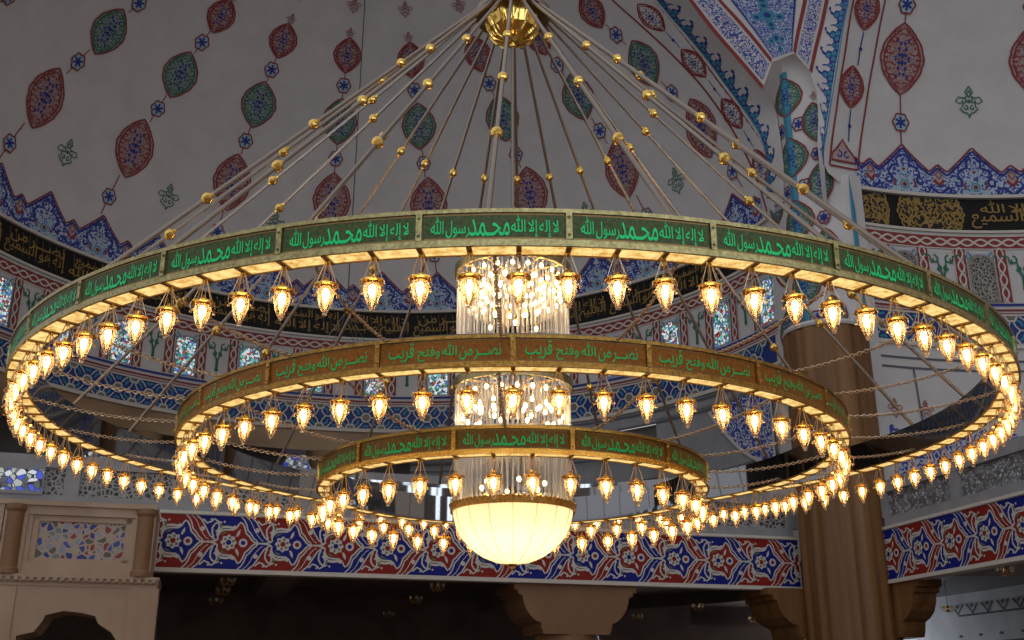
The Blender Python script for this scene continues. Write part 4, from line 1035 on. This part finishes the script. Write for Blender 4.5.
mb = MB(); b0 = MB(); b0.sphere((0, 0, 0), .075, 'bulb_soft', 10, 6, 1.3)
bb0 = b0.build('bulb', bowl)
for k in range(8):
    o = bb0 if k == 0 else bb0.copy()
    if k: COL.objects.link(o)
    o.location = P(.34 if k < 7 else 0, 360 / 7 * k, 2.02)

# ------------------------------------------------------------------ lanterns under the rings
def lantern_meshes():
    h = MB()
    for k in range(6):
        an = R_(30 + 60 * k); h.tube([(0.014 * cos(an), .014 * sin(an), 0), (.076 * cos(an), .076 * sin(an), -.182)], .0030, 'copper', 5)
    h.sphere((0, 0, -.005), .018, 'gold', 8, 5)
    c = MB()
    c.lathe([(.001, -.130), (.018, -.134), (.012, -.150), (.028, -.160), (.040, -.176), (.092, -.188), (.090, -.200), (.062, -.202), (.052, -.214), (.050, -.214)], 'gold', 24, scallop=(.05, 8))
    g = MB()
    gp = [(.052, -.208), (.062, -.226), (.064, -.250), (.059, -.286), (.050, -.328), (.037, -.368), (.024, -.392), (.015, -.400)]
    g.lathe(gp, 'lantern_glass', 16)
    for k in range(6):
        an = R_(60 * k); g.tube([((r + .002) * cos(an), (r + .002) * sin(an), z) for r, z in gp], .0032, 'crystal_amber', 4, False)
    f = MB(); f.lathe([(.018, -.388), (.027, -.402), (.016, -.413), (.020, -.425), (.001, -.434)], 'crystal_amber', 10)
    d = MB()
    d.tube([(.088, 0, -.194), (.095, 0, -.22), (.088, 0, -.272), (.066, 0, -.245)], .0042, 'crystal_amber', 5); d.sphere((.087, 0, -.275), .012, 'crystal_amber', 6, 4)
    b = MB(); b.lathe([(.001, -.214), (.014, -.218), (.027, -.240), (.028, -.270), (.016, -.312), (.001, -.328)], 'bulb', 10)
    return dict(hanger=h, cap=c, glass_body=g, finial=f, bulb=b, crystal_drop=d)
M_glass('crystal_amber', (1.0, .90, .75), .22, .06, body=(1.0, .75, .45), bodyfac=.35)
ORD = ['', 'first', 'second', 'third', 'fourth', 'fifth', 'sixth', 'seventh', 'eighth', 'ninth', 'tenth', 'eleventh', 'twelfth', 'thirteenth', 'fourteenth', 'fifteenth', 'sixteenth', 'seventeenth', 'eighteenth', 'nineteenth',
       'twentieth', 'twenty-first', 'twenty-second', 'twenty-third', 'twenty-fourth', 'twenty-fifth', 'twenty-sixth']
proto = None; parts = []
RN = {'outer': 'largest', 'middle': 'middle', 'inner': 'smallest'}
for q in RINGS:
    n = q['lamps']; rm = (q['r'] + q['ri']) / 2; cnt = {}
    angs = sorted([((q['lp'] + 360 / n * k + 180) % 360) - 180 for k in range(n)], key=abs)
    lab = {}
    for side in ('near', 'far'):
        mid = [a for a in angs if (abs(a) < 90 - 1e-6) == (side == 'near')]
        off = (lambda a: a) if side == 'near' else (lambda a: (180 - a) if a > 0 else (-180 - a))
        for sg, word in ((1, 'right'), (-1, 'left')):
            row = sorted([a for a in mid if (off(a) > .9 if sg > 0 else off(a) < -.9)], key=lambda a: abs(off(a)))
            for i, a in enumerate(row): lab[a] = '%s lantern %s of the crystal column, %s side of the %s ring' % (ORD[i + 1], word, side, RN[q['name']])
        for a in mid:
            if abs(off(a)) <= .9: lab[a] = 'lantern in line with the crystal column, %s side of the %s ring' % (side, RN[q['name']])
    for a in angs:
        loc = CH0 + P(rm, a, q['z'] - .012)
        if proto is None:
            proto = thing('glass_lantern', '', 'lantern')
            for nm, mbx in lantern_meshes().items(): parts.append(mbx.build(nm, proto))
            drop = parts[-1]; drop.rotation_euler.z = R_(20)
            for k in range(1, 6):
                c = drop.copy(); COL.objects.link(c); c.parent = proto; c.rotation_euler.z = R_(20 + 60 * k); parts.append(c)
            o = proto
        else:
            o = proto.copy(); COL.objects.link(o)
            for p in parts: c = p.copy(); COL.objects.link(c); c.parent = o
        o.location = loc; o.rotation_euler.z = R_(a + (hash((n, round(a))) % 40))
        o['label'] = lab[a]; o['group'] = 'glass lanterns under the %s ring' % RN[q['name']]

# ------------------------------------------------------------------ small lamps hanging in the dark under the gallery
def small_lamp():
    r = MB(); r.tube([(0, 0, 0), (0, 0, .9)], .012, 'bar_brown', 6)
    g = MB(); g.lathe([(.001, -.1), (.05, -.08), (.03, 0), (.06, .05), (.02, .12)], 'gold', 12)
    for k in range(5):
        an = R_(72 * k); g.tube([(.03 * cos(an), .03 * sin(an), -.02), (.14 * cos(an), .14 * sin(an), -.09), (.22 * cos(an), .22 * sin(an), -.02)], .012, 'gold', 6)
    c = MB(); c.lathe([(.02, 0), (.055, .05), (.06, .12)], 'crystal_amber', 10, (.22, 0, -.02))
    return dict(rod=r, arms=g, glass_cup=c)
SMALL = [(-2.87, 14.5, 'first of the three lamps hanging in the dark right of the stone balcony, topmost'), (-2.91, 16.9, 'middle one of the three lamps hanging in the dark right of the stone balcony'),
         (-3.02, 19.9, 'lowest of the three lamps hanging in the dark right of the stone balcony'), (2.08, 14.4, 'topmost of the three lamps hanging in the dark left of the tan column'),
         (2.2, 17.8, 'middle one of the three lamps hanging in the dark left of the tan column'), (2.36, 23.2, 'lowest of the three lamps hanging in the dark left of the tan column'),
         (10.28, 21.9, 'small golden lamp just right of the tan column capital'), (10.53, 17.8, 'small golden lamp midway between the tan column and the brown pillar'),
         (14.34, 21.7, 'small golden lamp beside the bracket of the brown pillar'), (18.02, 16.5, 'small golden lamp before the grey wall right of the brown pillar'),
         (13.18, 7.85, 'small golden lamp tucked under the right tiled gallery front')]
sl = None; sparts = []
for a, n, lb in SMALL:
    if sl is None:
        sl = thing('hanging_lamp', lb, 'lamp'); sparts = [mbx.build(nm, sl) for nm, mbx in small_lamp().items()]; o = sl
        for k in range(1, 5):
            c = sparts[2].copy(); COL.objects.link(c); c.parent = sl; c.rotation_euler.z = R_(72 * k); sparts.append(c)
    else:
        o = sl.copy(); COL.objects.link(o)
        for p in sparts: c = p.copy(); COL.objects.link(c); c.parent = o
    o.location = W(a, n, 2.78); o.scale = (.72, .72, .92); o['label'] = lb; o['group'] = 'small lamps under the gallery'

# a second, far smaller ring lamp hanging on its own cable under the far half dome
sc = thing('ring_lamp', 'distant small ring lamp hanging on a thin cable behind the left part of the chandelier', 'lamp', W(.30, 21.0, 10.42))
mb = MB(); mb.tube([(0, 0, 1.75), (.05, 0, 13.6)], .022, 'line_grey', 6); mb.build('cable', sc)
mb = MB(); mb.lathe([(.001, 1.50), (.10, 1.54), (.05, 1.62), (.12, 1.68), (.04, 1.80)], 'gold', 14); mb.build('cap', sc)
for k in range(6):
    an = R_(60 * k + 10); mb = MB(); mb.tube([(.05 * cos(an), .05 * sin(an), 1.58), (.95 * cos(an), .95 * sin(an), .12)], .010, 'steel', 5); mb.build('rod', sc)
mb = MB(); mb.lathe([(.93, 0), (1.0, 0), (1.0, .14), (.93, .14), (.93, 0)], 'brass_rim', 36); mb.build('ring_frame', sc)

# ------------------------------------------------------------------ daylight, camera, view
wd = bpy.data.worlds.new('World'); S.world = wd; wd.use_nodes = True; t = wd.node_tree; bg = t.nodes['Background']
tc = t.nodes.new('ShaderNodeTexCoord'); dp = t.nodes.new('ShaderNodeVectorMath'); dp.operation = 'DOT_PRODUCT'
sky_dir = (-A * .9 - N * .1 + Z * .42).normalized(); dp.inputs[1].default_value = tuple(sky_dir)
mr = t.nodes.new('ShaderNodeMapRange'); mr.inputs[1].default_value = -.4; mr.inputs[2].default_value = 1; mr.inputs[3].default_value = .16; mr.inputs[4].default_value = 1.0
mc = t.nodes.new('ShaderNodeMix'); mc.data_type = 'RGBA'; mc.inputs[6].default_value = (.40, .32, .27, 1); mc.inputs[7].default_value = (.71, .76, .84, 1)
t.links.new(tc.outputs['Generated'], dp.inputs[0]); t.links.new(dp.outputs['Value'], mr.inputs[0]); t.links.new(mr.outputs[0], mc.inputs[0]); t.links.new(mc.outputs[2], bg.inputs[0])
bg.inputs[1].default_value = .85
cam = bpy.data.cameras.new('Camera'); co = bpy.data.objects.new('Camera', cam); COL.objects.link(co)
cam.sensor_width = 36; cam.lens = 1100 / 1024 * 36; cam.clip_end = 300; cam.clip_start = .05
co.location = (0, 0, 0); co.rotation_euler = (PI / 2 + .3394, 0, 0); S.camera = co
S.view_settings.view_transform = 'Standard'; S.view_settings.look = 'None'; S.view_settings.gamma = 1; S.view_settings.use_curve_mapping = False; S.view_settings.exposure = 0
S.cycles.use_denoising = True; S.cycles.transparent_max_bounces = 24; S.cycles.max_bounces = 6; S.cycles.sample_clamp_indirect = 4; S.cycles.caustics_reflective = False; S.cycles.caustics_refractive = False
